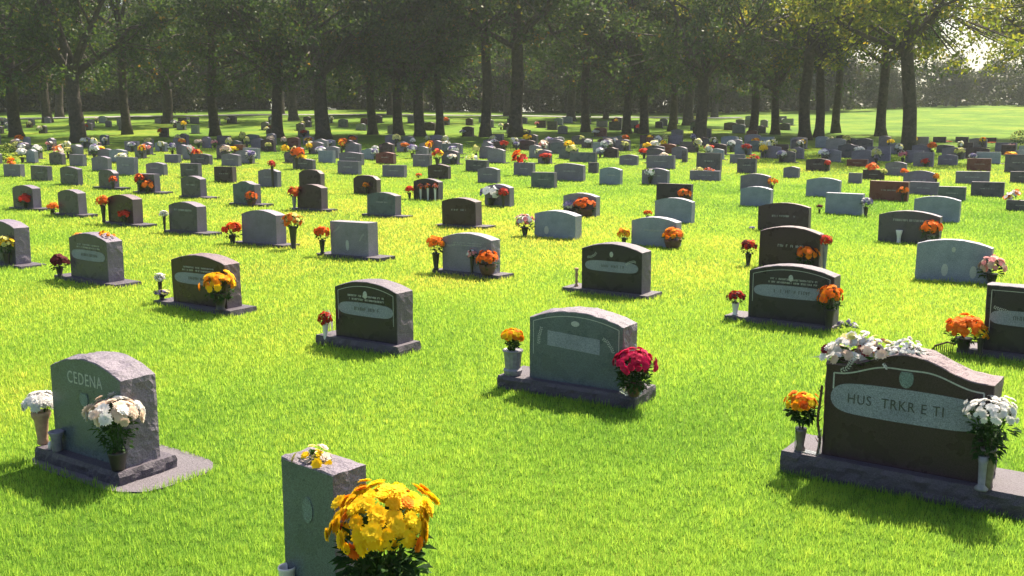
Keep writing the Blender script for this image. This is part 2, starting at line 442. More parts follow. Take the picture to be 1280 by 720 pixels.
FOOT = []      # footprints (cx, cy, w, d, yaw) that keep the grass out
class Stone: pass
def place_stone(label, tL, tR, vB, vT, col, shape='oval', base=None, th=.30, deco=None, group=None, bh=.075, yaw=None, ins=.11, bcol=None, bd=None):
    """tL,tR: pixel columns of the front face; vB: pixel row of the bottom-left corner (of the base if there is one);
       base: (uL,uR) pixel columns of the base's front edge"""
    yaw = YAW + R.uniform(-.035, .035) if yaw is None else yaw
    dx = Vector((math.cos(yaw), math.sin(yaw), 0)); dy = Vector((-math.sin(yaw), math.cos(yaw), 0))
    S = Stone(); rng = random.Random(hash(label + str(tL)) if False else int(tL * 7 + vB * 13))
    if base:
        P0 = at(base[0], vB)
        bw = bis(lambda s: proj(P0 + dx * s)[0] - base[1], .1, 6); z0 = P0.z + bh
        Q = P0 + dy * ins; Q.z = z0
        s0 = bis(lambda s: proj(Q + dx * s)[0] - tL, -2, bw + 1); A = Q + dx * s0
        w = bis(lambda s: proj(A + dx * s)[0] - tR, .05, 5)
        bw = max(bw * (.93 if A.y > 12.5 else 1.0), s0 + w + .06)
    else:
        P0 = at(tL, vB); A = P0.copy(); z0 = P0.z
        w = bis(lambda s: proj(A + dx * s)[0] - tR, .05, 5)
    pk = {'serp': .45, 'oval': .3, 'round': .3, 'flat': .0, 'slope': .3, 'peak': .4}[shape]
    G = A + dx * w * pk
    h = bis(lambda s: vT - proj(G + Vector((0, 0, s)))[1], .05, 4)
    if shape == 'oval': h *= 1.0
    dist = A.y
    step = .035 if dist < 12 else (.06 if dist < 22 else .2)
    rough = .018 if dist < 12 else (.013 if dist < 22 else 0)
    cen = A + dx * w / 2
    if base:
        th = min(th, .34); bdep = bd or (th + 2 * ins)
        bc = P0 + dx * bw / 2
        org = Vector((bc.x, bc.y, P0.z))
    else: org = Vector((cen.x, cen.y, P0.z - .03))
    T = thing('headstone', label, 'headstone', org, yaw, group)
    inv = Matrix.Rotation(-yaw, 4, 'Z')
    loc = inv @ (Vector((cen.x, cen.y, z0)) - org)
    if not base: loc.z = 0; h += .03
    tb = obj('tablet', tablet_mesh(w, h, th, shape, col, step, rough, rng.uniform(0, 50)), T, loc)
    if base:
        obj('base', base_mesh(bw, bdep, bh, bcol or col, max(step, .03), .02 if dist < 22 else 0, rng.uniform(0, 50)), T, (0, 0, 0))
        FOOT.append((org + dy * bdep / 2, bw, bdep, yaw)); S.bw = bw; S.bd = bdep
    else: FOOT.append((org + dy * th / 2, w, th, yaw))
    S.T, S.A, S.w, S.h, S.dx, S.dy, S.z0, S.loc, S.yaw, S.org, S.inv, S.base, S.th, S.shape, S.rng, S.tb, S.label = T, A, w, h, dx, dy, z0, loc, yaw, org, inv, base, th, shape, rng, tb, label
    S.gz = P0.z
    if dist > 16: T.rotation_euler = (R.uniform(-.02, .02), R.uniform(-.015, .015), yaw)
    def part(name, me, x, z): return obj(name, me, tb, (x, 0, z))
    S.part = part
    for d in (deco or '').split():
        if d == 'band':
            v, f = poly_plate(band_pts(w, h * .42, h * .62, -w * .44, w * .44, .015, .025), -.004, -.001, None)
            part('name_panel', mesh_from(v, f, [M_panel]), 0, 0)
            part('lettering', marks(rng, -w * .2, w * .22, h * .47, h * .59, 1, M_dark_letter, -.006), 0, 0)
        elif d == 'marks': part('lettering', marks(rng, -w * .3, w * .3, h * .66, h * .78, 2 if dist < 20 else 1, M_line, ch=.55), 0, 0)
        elif d == 'mid': part('lettering', marks(rng, -w * .22, w * .22, h * .5, h * .62, 1, M_line), 0, 0)
        elif d == 'emblem': part('emblem', emblem_mesh(.07, .1, M_line), 0, h * .78)
        elif d == 'border': part('border', border_mesh(w, h, shape, M_line), 0, 0)
        elif d == 'vines':
            part('engraved_spray', vine_mesh(rng, .22, M_line), -w * .42, h * .68)
            o = part('engraved_spray', vine_mesh(rng, .22, M_line), w * .42, h * .66); o.rotation_euler = (0, math.pi, 0); o.location.y = -.004
    return S

# ------------------------------------------------------------------ flowers
def rosette(rng, npet, layers, r=1.0, cup=.5):
    """one blossom, unit radius, opening towards +z; returns verts, quads"""
    vs = []; fs = []
    for L in range(layers):
        t = L / max(1, layers - 1) if layers > 1 else 0
        rad = r * (1 - .55 * t); lift = .1 + cup * t; k = max(5, int(npet * (1 - .35 * t)))
        for i in range(k):
            an = 2 * math.pi * (i + .5 * (L % 2) + rng.uniform(-.2, .2)) / k
            w = math.pi / k * 1.25 * rad; rr = rad * rng.uniform(.85, 1.1); zz = lift * rad + rng.uniform(-.07, .07)
            ca, sa = math.cos(an), math.sin(an); n = len(vs)
            vs += [(.05 * ca, .05 * sa, .05 + .2 * t), (.6 * rr * ca - w * sa, .6 * rr * sa + w * ca, .55 * zz + .05 + .12 * t),
                   (rr * ca, rr * sa, zz), (.6 * rr * ca + w * sa, .6 * rr * sa - w * ca, .55 * zz + .05 + .12 * t)]
            fs.append((n, n + 1, n + 2, n + 3))
    return np.array(vs), np.array(fs)
def rotz_to(d):
    return Vector((0, 0, 1)).rotation_difference(Vector(d).normalized()).to_matrix()
def lump(d, rng_off): return 1 + .30 * mnoise.noise(Vector((d.x * 1.9 + rng_off, d.y * 1.9, d.z * 1.9)))
def dome_dirs(rng, n, low=-.25):
    out = []
    for i in range(n):
        z = 1 - (1 - low) * (i + .5) / n; an = i * 2.39996 + rng.uniform(-.25, .25); s = math.sqrt(max(0, 1 - z * z))
        out.append(Vector((s * math.cos(an), s * math.sin(an), z)))
    return out
def leaf_cloud(rng, n, cx, cz, rx, rz, size, mats, low=-1):
    b = MB()
    for i in range(n):
        d = Vector((rng.gauss(0, 1), rng.gauss(0, 1), rng.gauss(0, 1))).normalized() * rng.uniform(.55, 1.0)
        if d.z < low: d.z = low
        p = Vector((d.x * rx, d.y * rx, cz + d.z * rz)); t = (d + Vector((rng.uniform(-.6, .6), rng.uniform(-.6, .6), rng.uniform(-.3, .5)))).normalized()
        s = t.cross(Vector((0, 0, 1))); s = s.normalized() if s.length > .01 else Vector((1, 0, 0)); q = size * rng.uniform(.7, 1.3)
        nrm = Vector((rng.uniform(-.2, .2), rng.uniform(-.2, .2), .2)) * q
        b.add([p, p + t * q * .5 + s * q * .26 + nrm, p + t * q, p + t * q * .5 - s * q * .26 + nrm], [(0, 1, 2, 3)])
    return b.mesh(mats)
VASES = {'grey': M_vase_g, 'dark': M_vase_d, 'white': M_vase_w, 'tan': M_vase_t, 'bronze': M_vase_b, 'wicker': M_wicker}
_bq = {}
def bouquet_parts(cols, lod, vase, rt=1.2):
    """unit bouquet: blossoms' dome width 1, height rt; cols tuple of colour names"""
    key = (cols, lod, vase, rt)
    if key in _bq: return _bq[key]
    rng = random.Random(str(key)); res = []
    nb, npet, lay, br = {0: (60, 9, 3, .105), 1: (44, 8, 2, .12), 2: (22, 6, 1, .18)}[lod]
    low = -.35 if rt < 1.6 else -.6; fz = min(1.5, max(1.0, rt / 1.3))
    for ci, cname in enumerate(cols):
        V_, F_ = [], []; off = 0
        for i, d in enumerate(dome_dirs(rng, nb, low)):
            if (i * 7 + rng.randint(0, 3)) % len(cols) != ci: continue
            v, f = rosette(rng, npet, lay); s = br * rng.uniform(.75, 1.2); rm = np.array(rotz_to(d + Vector((rng.uniform(-.3, .3), rng.uniform(-.3, .3), .25))))
            k = rng.uniform(.68, 1.1) * lump(d, len(key[0][0]) * 3.1)
            v = v @ rm.T * [s, s, s] + [d.x * .40 * k, d.y * .40 * k, rt - .10 - .24 * fz + d.z * .27 * fz * k]
            V_.append(v); F_.append(f + off); off += len(v)
        if V_: res.append(('blossoms', mesh_np(np.concatenate(V_), np.concatenate(F_), [PET[cname]])))
    res.append(('leaves', leaf_cloud(rng, {0: 160, 1: 70, 2: 26}[lod], 0, rt - .50, .36, .26, {0: .13, 1: .18, 2: .28}[lod], [M_leaf])))
    b = MB(); ns = {0: 14, 1: 10, 2: 6}[lod]
    q = max(.4, rt - .75)
    if vase == 'wicker': b.lathe([(.20, 0), (.27, .1), (.33, .3), (.35, .42), (.33, .42), (.30, .36)], ns, rib=.05)
    elif vase == 'tall': b.lathe([(.13, 0), (.09, .04), (.07, .3), (.12, .5), (.15, .55), (.12, .54)], ns)
    else: b.lathe([(.13, 0), (.14, .03 * q), (.10, .12 * q), (.13, .5 * q), (.17, .94 * q), (.19, q), (.15, .98 * q)], ns, rib=.0 if lod else .04)
    for i in range(5 if lod < 2 else 2):
        an = rng.uniform(0, 6.28); b.tube([(0, 0, q * .9), (.2 * math.cos(an), .2 * math.sin(an), rt - .3)], .012, 3)
    vm = M_vase_g if vase == 'tall' else VASES[vase]
    res.append(('vase', b.mesh([vm], lod < 2)))
    _bq[key] = res; return res
COLW = {'yellow': 'yellow', 'gold': 'golden', 'orange': 'orange', 'red': 'red', 'magenta': 'magenta', 'pink': 'pink', 'white': 'white',
        'cream': 'cream', 'lime': 'pale yellow', 'violet': 'violet', 'maroon': 'maroon'}
def colname(cols): return ' and '.join(COLW[c] for c in cols)
def bouquet(loc, h, w, cols, vase, dist, label, group=None, name='flower_bouquet'):
    lod = 0 if dist < 17 else (1 if dist < 34 else 2)
    T = thing(name, label, 'flowers', loc, R.uniform(0, 6.28), group)
    rt = min((1.0, 1.4, 1.9, 2.6, 3.4), key=lambda r_: abs(r_ - h / w))
    T.scale = (w, w, h / rt)
    for nm, me in bouquet_parts(tuple(cols), lod, vase, rt): obj(nm, me, T)
    return T
def saddle(loc, L, hgt, cols, dist, yaw, label, n=None, dep=.16, name='flower_saddle'):
    """low spray of blossoms lying along a stone's top"""
    T = thing(name, label, 'flowers', loc, yaw); rng = random.Random(label)
    n = n or (40 if dist < 15 else 24)
    npet, lay = (10, 3) if dist < 15 else (6, 1)
    for ci, cname in enumerate(cols):
        V_, F_ = [], []; off = 0
        for i in range(n):
            if rng.randrange(len(cols)) != ci and len(cols) > 1: continue
            x = rng.uniform(-.5, .5) * L; y = rng.gauss(0, .3) * dep; k = 1 - (2 * x / L) ** 2 * .6
            z = rng.uniform(.15, 1) * hgt * k
            v, f = rosette(rng, npet, lay); s = hgt * (rng.uniform(.2, .34) if n < 60 else rng.uniform(.15, .24))
            rm = np.array(rotz_to((x / L * 1.4 + rng.uniform(-.5, .5), y / dep + rng.uniform(-.8, .3), .7)))
            V_.append(v @ rm.T * s + [x, y, z]); F_.append(f + off); off += len(v)
        if V_: obj('blossoms', mesh_np(np.concatenate(V_), np.concatenate(F_), [PET[cname]]), T)
    lc = leaf_cloud(rng, 60 if dist < 15 else 14, 0, 0, .5, .5, .28, [M_leaf], 0)
    o = obj('leaves', lc, T); o.scale = (L * .95, dep, hgt * .9)
    return T
def stone_flower(S, u, vT, wpx, cols, where='front', vase='dark', label=None, off=.09, h=None):
    cols = tuple(cols.split('+'))
    if where == 'top':
        Q = S.A + S.dy * S.th * .5
        s = bis(lambda t: proj(Q + S.dx * t + Vector((0, 0, S.h)))[0] - u, -.5, S.w + .5); s = min(max(s, .03), S.w - .03)
        p = Q + S.dx * s; p.z = S.z0 + top_at(S.w, S.h, S.shape, s) - (.03 if not S.base else 0) - .012
        L = wpx / F * p.y
        hh = bis(lambda t: vT - proj(p + Vector((0, 0, t)))[1], .02, 1.5)
        return saddle(p, L, max(.06, hh), cols, p.y, S.yaw, label)
    if where == 'front':
        Q = S.A - S.dy * off
        z = S.z0 if (S.base and off < .12) else S.gz
    elif where == 'side':
        Q = S.A + S.dy * (.06 if not S.base else .02); z = S.gz
        if S.base:
            z = S.z0
    elif where == 'ground':
        Q = S.A - S.dy * off; z = S.gz
    Q = Q.copy(); Q.z = z
    s = bis(lambda t: proj(Q + S.dx * t)[0] - u, -4, S.w + 4)
    p = Q + S.dx * s
    if S.base and where != 'ground':       # stands on the base if that reaches here, else on the grass
        q = S.inv @ (p - S.org)
        if abs(q.x) > S.bw / 2 - .03 or q.y < .02 or q.y > S.bd - .02: p.z = Z(p.x, p.y)
    elif where != 'top' and not S.base: p.z = Z(p.x, p.y)
    hh = h or bis(lambda t: vT - proj(p + Vector((0, 0, t)))[1], .05, 2.0)
    w = wpx / F * p.y * 1.12
    return bouquet(p, max(.12, hh), w, cols, vase, p.y, label)


# ------------------------------------------------------------------ the nearest headstones
# left foreground stone in its sunken concrete apron
S = place_stone('dark granite headstone in a sunken concrete apron, white mum pot before it', 70, 157, 575, 446, 'green', 'oval',
                base=(45, 137), th=.34, bh=.12, bcol='char')
t_ = text_mesh('CEDENA', .15, M_line, .78); S.part('lettering', t_, .0, S.h * .79); 
S.part('emblem', emblem_mesh(.12, .14, M_panel_g, 'shield'), -.02, S.h * .6)
S.tb.children[0].location.y = -.002
SL = S
# apron: a flat oval-ended slab just above the turf, with the grass kept off it
ap = MB(); cx_, cy_ = S.org + S.dx * -.0 + S.dy * S.bd * .5, 0
N = 44; pts = []
for i in range(N):
    an = 2 * math.pi * i / N; ca, sa = math.cos(an), math.sin(an)
    pts.append((math.copysign(abs(ca) ** .55, ca) * (S.bw / 2 + .24) + R.uniform(-.008, .008), math.copysign(abs(sa) ** .55, sa) * (S.bd / 2 + .22) + R.uniform(-.008, .008)))
vs = [(x, y, -.05) for x, y in pts] + [(x, y, .012) for x, y in pts]
fs = [tuple(range(N, 2 * N))] + [(i, (i + 1) % N, (i + 1) % N + N, i + N) for i in range(N)]
cx_ = cx_ + S.dx * .10 + S.dy * .10
apron = obj('grave_apron', mesh_from(vs, fs, [M_conc]), loc=cx_, rot=(0, 0, S.yaw))
tag(apron, 'grey concrete slab sunk in the grass around the base of the left foreground headstone', 'slab')
FOOT.append((cx_, S.bw + .40, S.bd + .36, S.yaw))

S2 = place_stone('slim grey-green headstone at the bottom edge behind the big yellow mums', 358, 422, 752, 572, 'green', 'flat', th=.25, yaw=YAW - .12)
S2.part('emblem', emblem_mesh(.1, .16, M_panel_g), 0, S2.h * .72)

S3 = place_stone('green-grey polished headstone with blank frosted panel and magenta flowers', 662, 778, 485, 388, 'green', 'oval', base=(622, 792), th=.34, bh=.15, bcol='char', bd=.55)
w, h = S3.w, S3.h
v, f = poly_plate([(-w * .30, h * .50), (w * .26, h * .45), (w * .26, h * .66), (-w * .30, h * .71)], -.004, -.001, None)
S3.part('name_panel', mesh_from(v, f, [M_panel]), 0, 0)
S3.part('border', border_mesh(w, h, 'oval', M_line, .05, .35, .008), 0, 0)
S3.part('emblem', emblem_mesh(.10, .06, M_line), 0, h * .84)
for sx in (-1, 1):
    o = S3.part('engraved_spray', vine_mesh(R, .2, M_line), sx * w * .40, h * .48); o.rotation_euler = (0, -math.pi / 2, 0); o.location.y = -.004

S4 = place_stone('wide dark brown headstone at right edge with frosted name band and white flowers on top', 1027, 1234, 590, 443, 'brown', 'serp', base=(975, 1282), th=.34, bh=.19, bcol='char', bd=.6, yaw=YAW - .02)
w, h = S4.w, S4.h
v, f = poly_plate(band_pts(w, h * .42, h * .68, -w * .46, w * .46, .02, .03), -.004, -.001, None)
S4.part('name_panel', mesh_from(v, f, [M_panel]), 0, 0)
S4.part('lettering', text_mesh('HUS  TRKR E TI', .115, M_dark_letter, .84), -w * .06, h * .55).location.y = -.006
S4.part('border', border_mesh(w, h, 'serp', M_line, .07, .62, .012, .05), 0, 0)
S4.part('emblem', emblem_mesh(.11, .16, M_panel_g, 'shield'), w * .0, h * .80)
o = S4.part('engraved_spray', vine_mesh(R, .2, M_line), -w * .42, h * .79); o.location.y = -.004
o = S4.tb

def ST(*a, **k): return place_stone(*a, **k)
FL = stone_flower
S5 = ST('dark headstone with pale name band, red flowers and white ribbon vase at its left', 420, 497, 430, 351, 'black', 'oval', base=(395, 506), th=.33, deco='band border marks emblem', bh=.13, bcol='char', bd=.46)
S6 = ST('dark headstone with frosted name panel, knobbly candle vase at its left', 727, 802, 364, 304, 'black', 'oval', base=(702, 818), th=.34, deco='band vines emblem', bcol='char')
S8 = ST('dark headstone with pale band, orange mums at right, rusty flowers at left', 935, 1040, 400, 331, 'black', 'oval', base=(905, 1046), th=.3, deco='band border marks emblem', bcol='char')
S9 = ST('dark brown headstone with yellow-orange mums covering its right half', 217, 284, 380, 318, 'brown', 'oval', base=(192, 296), th=.3, deco='band marks', bcol='char')
S10 = ST('dark plum-grey headstone with pale panel and dark red flowers at its left foot', 89, 136, 349, 291, 'char', 'oval', base=(68, 150), th=.33, deco='band marks', bcol='char')
S11 = ST('grey headstone cut by the left photo edge with pale yellow flowers before it', -20, 20, 328, 275, 'char', 'oval', base=(-40, 32), th=.34, bcol='char')
S7 = ST('speckled grey headstone flanked by two orange mum vases, centre of the photo', 553, 614, 341, 291, 'grey', 'oval', base=(540, 630), th=.3, deco='marks vines', bcol='char')
S12 = ST('light slate headstone between a red posy and a mixed yellow bunch', 303, 346, 305, 262, 'mauve', 'oval', base=(290, 360), th=.32)
S13 = ST('light grey headstone with white etched figure and orange flowers at its left', 414, 461, 320, 276, 'grey', 'flat', base=(395, 480), th=.32, deco='vines', bcol='char')
S13.part('emblem', emblem_mesh(.10, .24, M_line), S13.w * -.05, S13.h * .3)
S14 = ST('pale blue-grey headstone with pink and white flowers at its left end', 668, 719, 296, 263, 'blue', 'oval', th=.32)
S14.part('emblem', emblem_mesh(.14, .22, M_line), -S14.w * .2, S14.h * .3)
S15 = ST('pale grey headstone between yellow flowers at left and orange mums at right', 789, 845, 306, 271, 'blue', 'oval', th=.3, deco='mid')
S16 = ST('dark brown headstone with light script, rearmost of the three dark stones in line', 947, 1010, 288, 253, 'brown', 'oval', th=.2, deco='mid')
S17 = ST('dark brown headstone with orange mums, middle of the three dark stones in line', 948, 1023, 333, 283, 'brown', 'oval', th=.28, deco='mid')
S18 = ST('charcoal headstone with orange-red posy on its face and a white cup vase', 1097, 1173, 302, 263, 'char', 'oval', th=.24, deco='marks')
S19 = ST('large pale slate-blue headstone with two white etched figures and pink posy', 1143, 1236, 349, 299, 'blue', 'oval', th=.22, deco='emblem')
for sx in (-.1, .28): S19.part('emblem', emblem_mesh(.12, .24, M_line), S19.w * sx, S19.h * .3)
S20 = ST('dark headstone cut by the right photo edge with orange mum basket at its left', 1228, 1330, 442, 356, 'black', 'flat', base=(1195, 1345), th=.3, deco='band border vines', bcol='char')
S21 = ST('pale blue headstone behind the charcoal one, second grey row at right', 1141, 1198, 276, 245, 'blue', 'oval', th=.25)
S22 = ST('pale blue headstone with dark flowers on its right end, left of the red-brown stone', 1031, 1077, 267, 241, 'blue', 'flat', th=.3)
S23 = ST('pale grey-blue headstone just behind the blue one with dark flowers', 1007, 1049, 245, 222, 'blue', 'oval', th=.25)
S24 = ST('pale blue headstone in front of the grey one with orange flowers', 925, 963, 257, 233, 'blue', 'oval', th=.28)
S25 = ST('grey headstone peeking over the pale blue one, orange flowers at right', 925, 961, 238, 217, 'mauve', 'oval', th=.25)
S26 = ST('pale blue headstone hiding the foot of a dark one, left of the three dark stones', 818, 864, 277, 247, 'blue', 'oval', th=.25)
S27 = ST('dark headstone with orange posy directly behind a pale blue one', 820, 863, 252, 229, 'black', 'flat', th=.2)
S28 = ST('grey headstone with a big orange mum bunch and violet flowers on its face', 704, 745, 269, 241, 'grey', 'oval', th=.28)
S29 = ST('grey headstone smothered in white and grey flowers with one red bloom', 606, 637, 257, 230, 'mauve', 'oval', th=.28)
S30 = ST('reddish brown headstone with arched top alone in the grass above the centre', 553, 595, 283, 247, 'brown', 'oval', base=(544, 612), th=.3, deco='mid')
S31 = ST('dark green-grey headstone just left of the reddish brown arched one', 459, 494, 270, 240, 'green', 'oval', base=(452, 508), th=.3, deco='mid')
S32 = ST('dark headstone with three small orange bunches across its face', 517, 548, 249, 223, 'black', 'oval', th=.28, deco='')
S33 = ST('brown headstone with an orange oval ornament on its face', 442, 471, 242, 219, 'brown', 'round', th=.25)
S34 = ST('brown arched headstone with orange flowers at left, in front of a similar one', 372, 402, 262, 230, 'brown', 'oval', base=(362, 412), th=.3)
S35 = ST('dark brown round-topped headstone half hidden by the brown arched one', 374, 401, 235, 212, 'brown', 'round', th=.25)
S36 = ST('dark green headstone with a small orange posy low on its face', 292, 319, 256, 226, 'green', 'serp', base=(286, 332), th=.3)
S37 = ST('dark slate headstone with thin light script and white flowers at left', 212, 247, 291, 252, 'char', 'oval', base=(206, 262), th=.33, deco='marks')
S38 = ST('dark reddish headstone with orange flowers at left and red on its face', 136, 167, 280, 243, 'brown', 'oval', base=(128, 180), th=.33)
S39 = ST('plain slate grey headstone with an orange posy at its left foot', 74, 99, 269, 237, 'char', 'oval', base=(63, 108), th=.3)
S40 = ST('dark headstone with a red posy on its face near the left photo edge', 17, 42, 261, 231, 'char', 'oval', base=(11, 54), th=.3)
S41 = ST('dark grey round-shouldered headstone with a faint square emblem, in the left half', 227, 251, 247, 220, 'char', 'oval', base=(224, 264), th=.3, deco='mid')
S42 = ST('dark headstone heaped with orange-red flowers over its left side', 172, 194, 241, 217, 'char', 'flat', base=(166, 207), th=.28)
S43 = ST('round-topped dark headstone with one red-orange spray on its face', 124, 143, 235, 212, 'char', 'round', base=(116, 154), th=.25)
# more distant measured stones: (label, tL, tR, vB, vT, colour, shape)
MID = [
 ('grey headstone with a pale monogram, third from the left photo edge', 76, 98, 230, 208, 'char', 'slope'),
 ('grey headstone with a small white emblem, second from the left photo edge', 39, 60, 225, 207, 'char', 'flat'),
 ('purple-grey headstone crowned with orange flowers at the far left', 5, 26, 220, 205, 'mauve', 'flat'),
 ('purple headstone with wavy top behind the orange-red heaped stone', 183, 205, 218, 203, 'mauve', 'oval'),
 ('dark square headstone with two pale initials behind the round-shouldered one', 226, 248, 221, 204, 'char', 'flat'),
 ('pinkish brown square headstone with a pale horizontal panel', 268, 291, 227, 208, 'brown', 'flat'),
 ('light slate square headstone with thin light line, right of a darker twin', 146, 168, 218, 196, 'grey', 'flat'),
 ('blue-violet square headstone, left of the light slate one', 115, 135, 213, 195, 'mauve', 'oval'),
 ('small mauve headstone between yellow flower bunches at left', 87, 104, 207, 193, 'mauve', 'flat'),
 ('small grey headstone below a cream and orange posy at left', 62, 78, 205, 190, 'char', 'oval'),
 ('purple headstone with two white specks left of the two brown round-topped stones', 323, 347, 233, 211, 'mauve', 'oval'),
 ('purple headstone with white ornaments behind the orange oval stone', 422, 448, 217, 201, 'mauve', 'flat'),
 ('grey-blue headstone with bright right end, left of a brown peaked one', 478, 505, 221, 206, 'mauve', 'flat'),
 ('brown peaked headstone with white flower tuft, right of a small orange posy', 535, 560, 223, 205, 'brown', 'peak'),
 ('lavender grey headstone with darker right wing above the white flower heap', 597, 622, 228, 209, 'mauve', 'oval'),
 ('low green-grey headstone with pale lettering strip, right of centre', 664, 693, 234, 215, 'green', 'flat'),
 ('purple headstone sloping to the right with pale ornaments behind the low green one', 693, 729, 225, 204, 'mauve', 'slope'),
 ('blue headstone with lighter left half, right of the sloping purple one', 749, 775, 230, 209, 'blue', 'oval'),
 ('grey headstone with white flowers on its left, behind the dark one with orange posy', 802, 834, 230, 210, 'mauve', 'oval'),
 ('low wide brown-grey headstone topped by lime and salmon flowers', 862, 899, 225, 213, 'mauve', 'flat'),
 ('tall grey headstone directly behind the low wide flower-topped one', 870, 900, 213, 191, 'char', 'flat'),
 ('small mauve headstone with pink ornaments, left of the low green one', 642, 666, 219, 203, 'mauve', 'flat'),
 ('small dark headstone with white and green flowers above the lavender one', 582, 608, 214, 200, 'char', 'flat'),
 ('small blue-grey square headstone between cream flowers above the brown peaked stone', 516, 537, 208, 193, 'mauve', 'flat'),
 ('brownish headstone with rounded end and yellow flowers behind it, left of centre', 366, 391, 211, 198, 'char', 'slope'),
 ('plain blue headstone with a yellow bush behind, left of centre', 398, 416, 203, 188, 'blue', 'flat'),
 ('grey-blue headstone with mottled top just above the purple ornamented one', 424, 452, 205, 190, 'mauve', 'slope'),
 ('reddish headstone with sloping white top left of centre', 470, 492, 204, 190, 'red', 'peak'),
 ('brown-grey headstone with red flowers on its left shoulder, left of centre', 238, 262, 205, 192, 'char', 'oval'),
 ('violet-brown headstone with sloping top next to a dark shrub stub', 277, 298, 207, 192, 'mauve', 'slope'),
 ('blue-green headstone with a blue right end, under a pale yellow bush', 304, 322, 198, 185, 'blue', 'flat'),
 ('small grey-violet headstone with pale yellow flowers above it, left of centre', 206, 223, 203, 193, 'mauve', 'flat'),
 ('grey headstone with orange and blue edge flowers in the crowded right part', 1128, 1168, 240, 213, 'mauve', 'oval'),
 ('low grey headstone immediately before the grey one with orange edge', 1136, 1172, 243, 227, 'mauve', 'flat'),
 ('red-brown granite headstone with orange posy at its right end', 1086, 1134, 250, 226, 'red', 'flat'),
 ('wide grey headstone in front of a wider one, behind the maroon flower pot', 1213, 1254, 245, 227, 'char', 'flat'),
 ('wide grey headstone behind another, with orange flowers at its right end', 1194, 1236, 229, 214, 'mauve', 'flat'),
 ('greenish grey low headstone beside the dark maroon flower pot', 1172, 1206, 250, 233, 'green', 'flat'),
 ('tall slate headstone at the right photo edge, behind a lower one', 1255, 1290, 215, 193, 'char', 'flat'),
 ('lower slate headstone at the right photo edge before the tall one', 1262, 1298, 228, 214, 'char', 'flat'),
 ('low slate base stone at the right photo edge carrying white and orange flowers', 1257, 1300, 263, 250, 'char', 'flat'),
 ('red-brown headstone standing before a darker brown one, far right', 1208, 1238, 213, 198, 'red', 'flat'),
 ('dark brown wide headstone behind the red-brown one, far right', 1204, 1236, 198, 184, 'brown', 'oval'),
 ('brown headstone with a white cap flower near the right photo edge', 1251, 1269, 194, 181, 'brown', 'flat'),
 ('black low tablet alone on the bright lawn, first of three in line', 1166, 1182, 178, 171, 'black', 'flat'),
 ('black low tablet alone on the bright lawn, middle of three in line', 1194, 1210, 178, 171, 'black', 'flat'),
 ('black low tablet alone on the bright lawn, rightmost of three in line', 1229, 1245, 178, 172, 'black', 'flat'),
 ('dark low tablet left of the leaning tree at the far lawn edge', 1045, 1061, 176, 169, 'black', 'oval'),
 ('dark brown headstone with red flowers over it in the crowded right part', 1007, 1036, 213, 198, 'brown', 'oval'),
 ('maroon low headstone with dark flower tuft in the crowded right part', 1058, 1084, 208, 199, 'red', 'flat'),
 ('small pale mauve headstone with peaked white flowers in the crowded right part', 979, 998, 222, 208, 'mauve', 'peak'),
 ('small grey headstone heaped with violet and white flowers in the crowded right part', 1060, 1076, 229, 216, 'mauve', 'flat'),
 ('brown headstone carrying an orange posy and green wreath in the crowded right part', 1078, 1104, 224, 212, 'brown', 'flat'),
 ('wide mauve headstone at the foot of the leaning tree, right side', 1106, 1132, 219, 202, 'mauve', 'oval'),
 ('wide grey headstone left of the leaning trunk, just behind the mauve one', 1083, 1112, 201, 183, 'mauve', 'flat'),
 ('grey headstone right of the leaning trunk with red posy', 1141, 1166, 208, 190, 'mauve', 'flat'),
 ('dark grey stone with sloping left side right of the leaning trunk', 1170, 1192, 191, 181, 'char', 'slope'),
 ('grey headstone with pink and red posy before it, right of the leaning trunk', 1172, 1196, 206, 193, 'mauve', 'oval'),
 ('dark grey headstone behind the orange-topped blue one, right of centre', 921, 944, 216, 198, 'char', 'flat'),
 ('small grey headstone with thin white rim, right of centre', 912, 930, 204, 193, 'mauve', 'flat'),
 ('narrow dark upright marker between flowers, right of centre', 852, 858, 203, 188, 'char', 'flat'),
 ('grey headstone with white and violet flowers along its top, right of centre', 808, 842, 210, 194, 'mauve', 'flat'),
 ('mauve headstone behind the blue one with lighter left half', 774, 796, 206, 193, 'mauve', 'peak'),
 ('short grey post-like headstone right of the sloping purple one', 735, 746, 216, 203, 'char', 'flat'),
 ('grey-green headstone with pale wreaths above the sloping purple one', 712, 744, 202, 190, 'green', 'flat'),
]
MS = {}
for (lab, tL, tR, vB, vT, col, shp) in MID:
    s_ = ST(lab, tL, tR, vB, vT, col, shp, th=.24 if tR - tL > 12 else .2, deco='mid' if vB > 203 and tR - tL > 20 else '')
    MS[tL] = s_

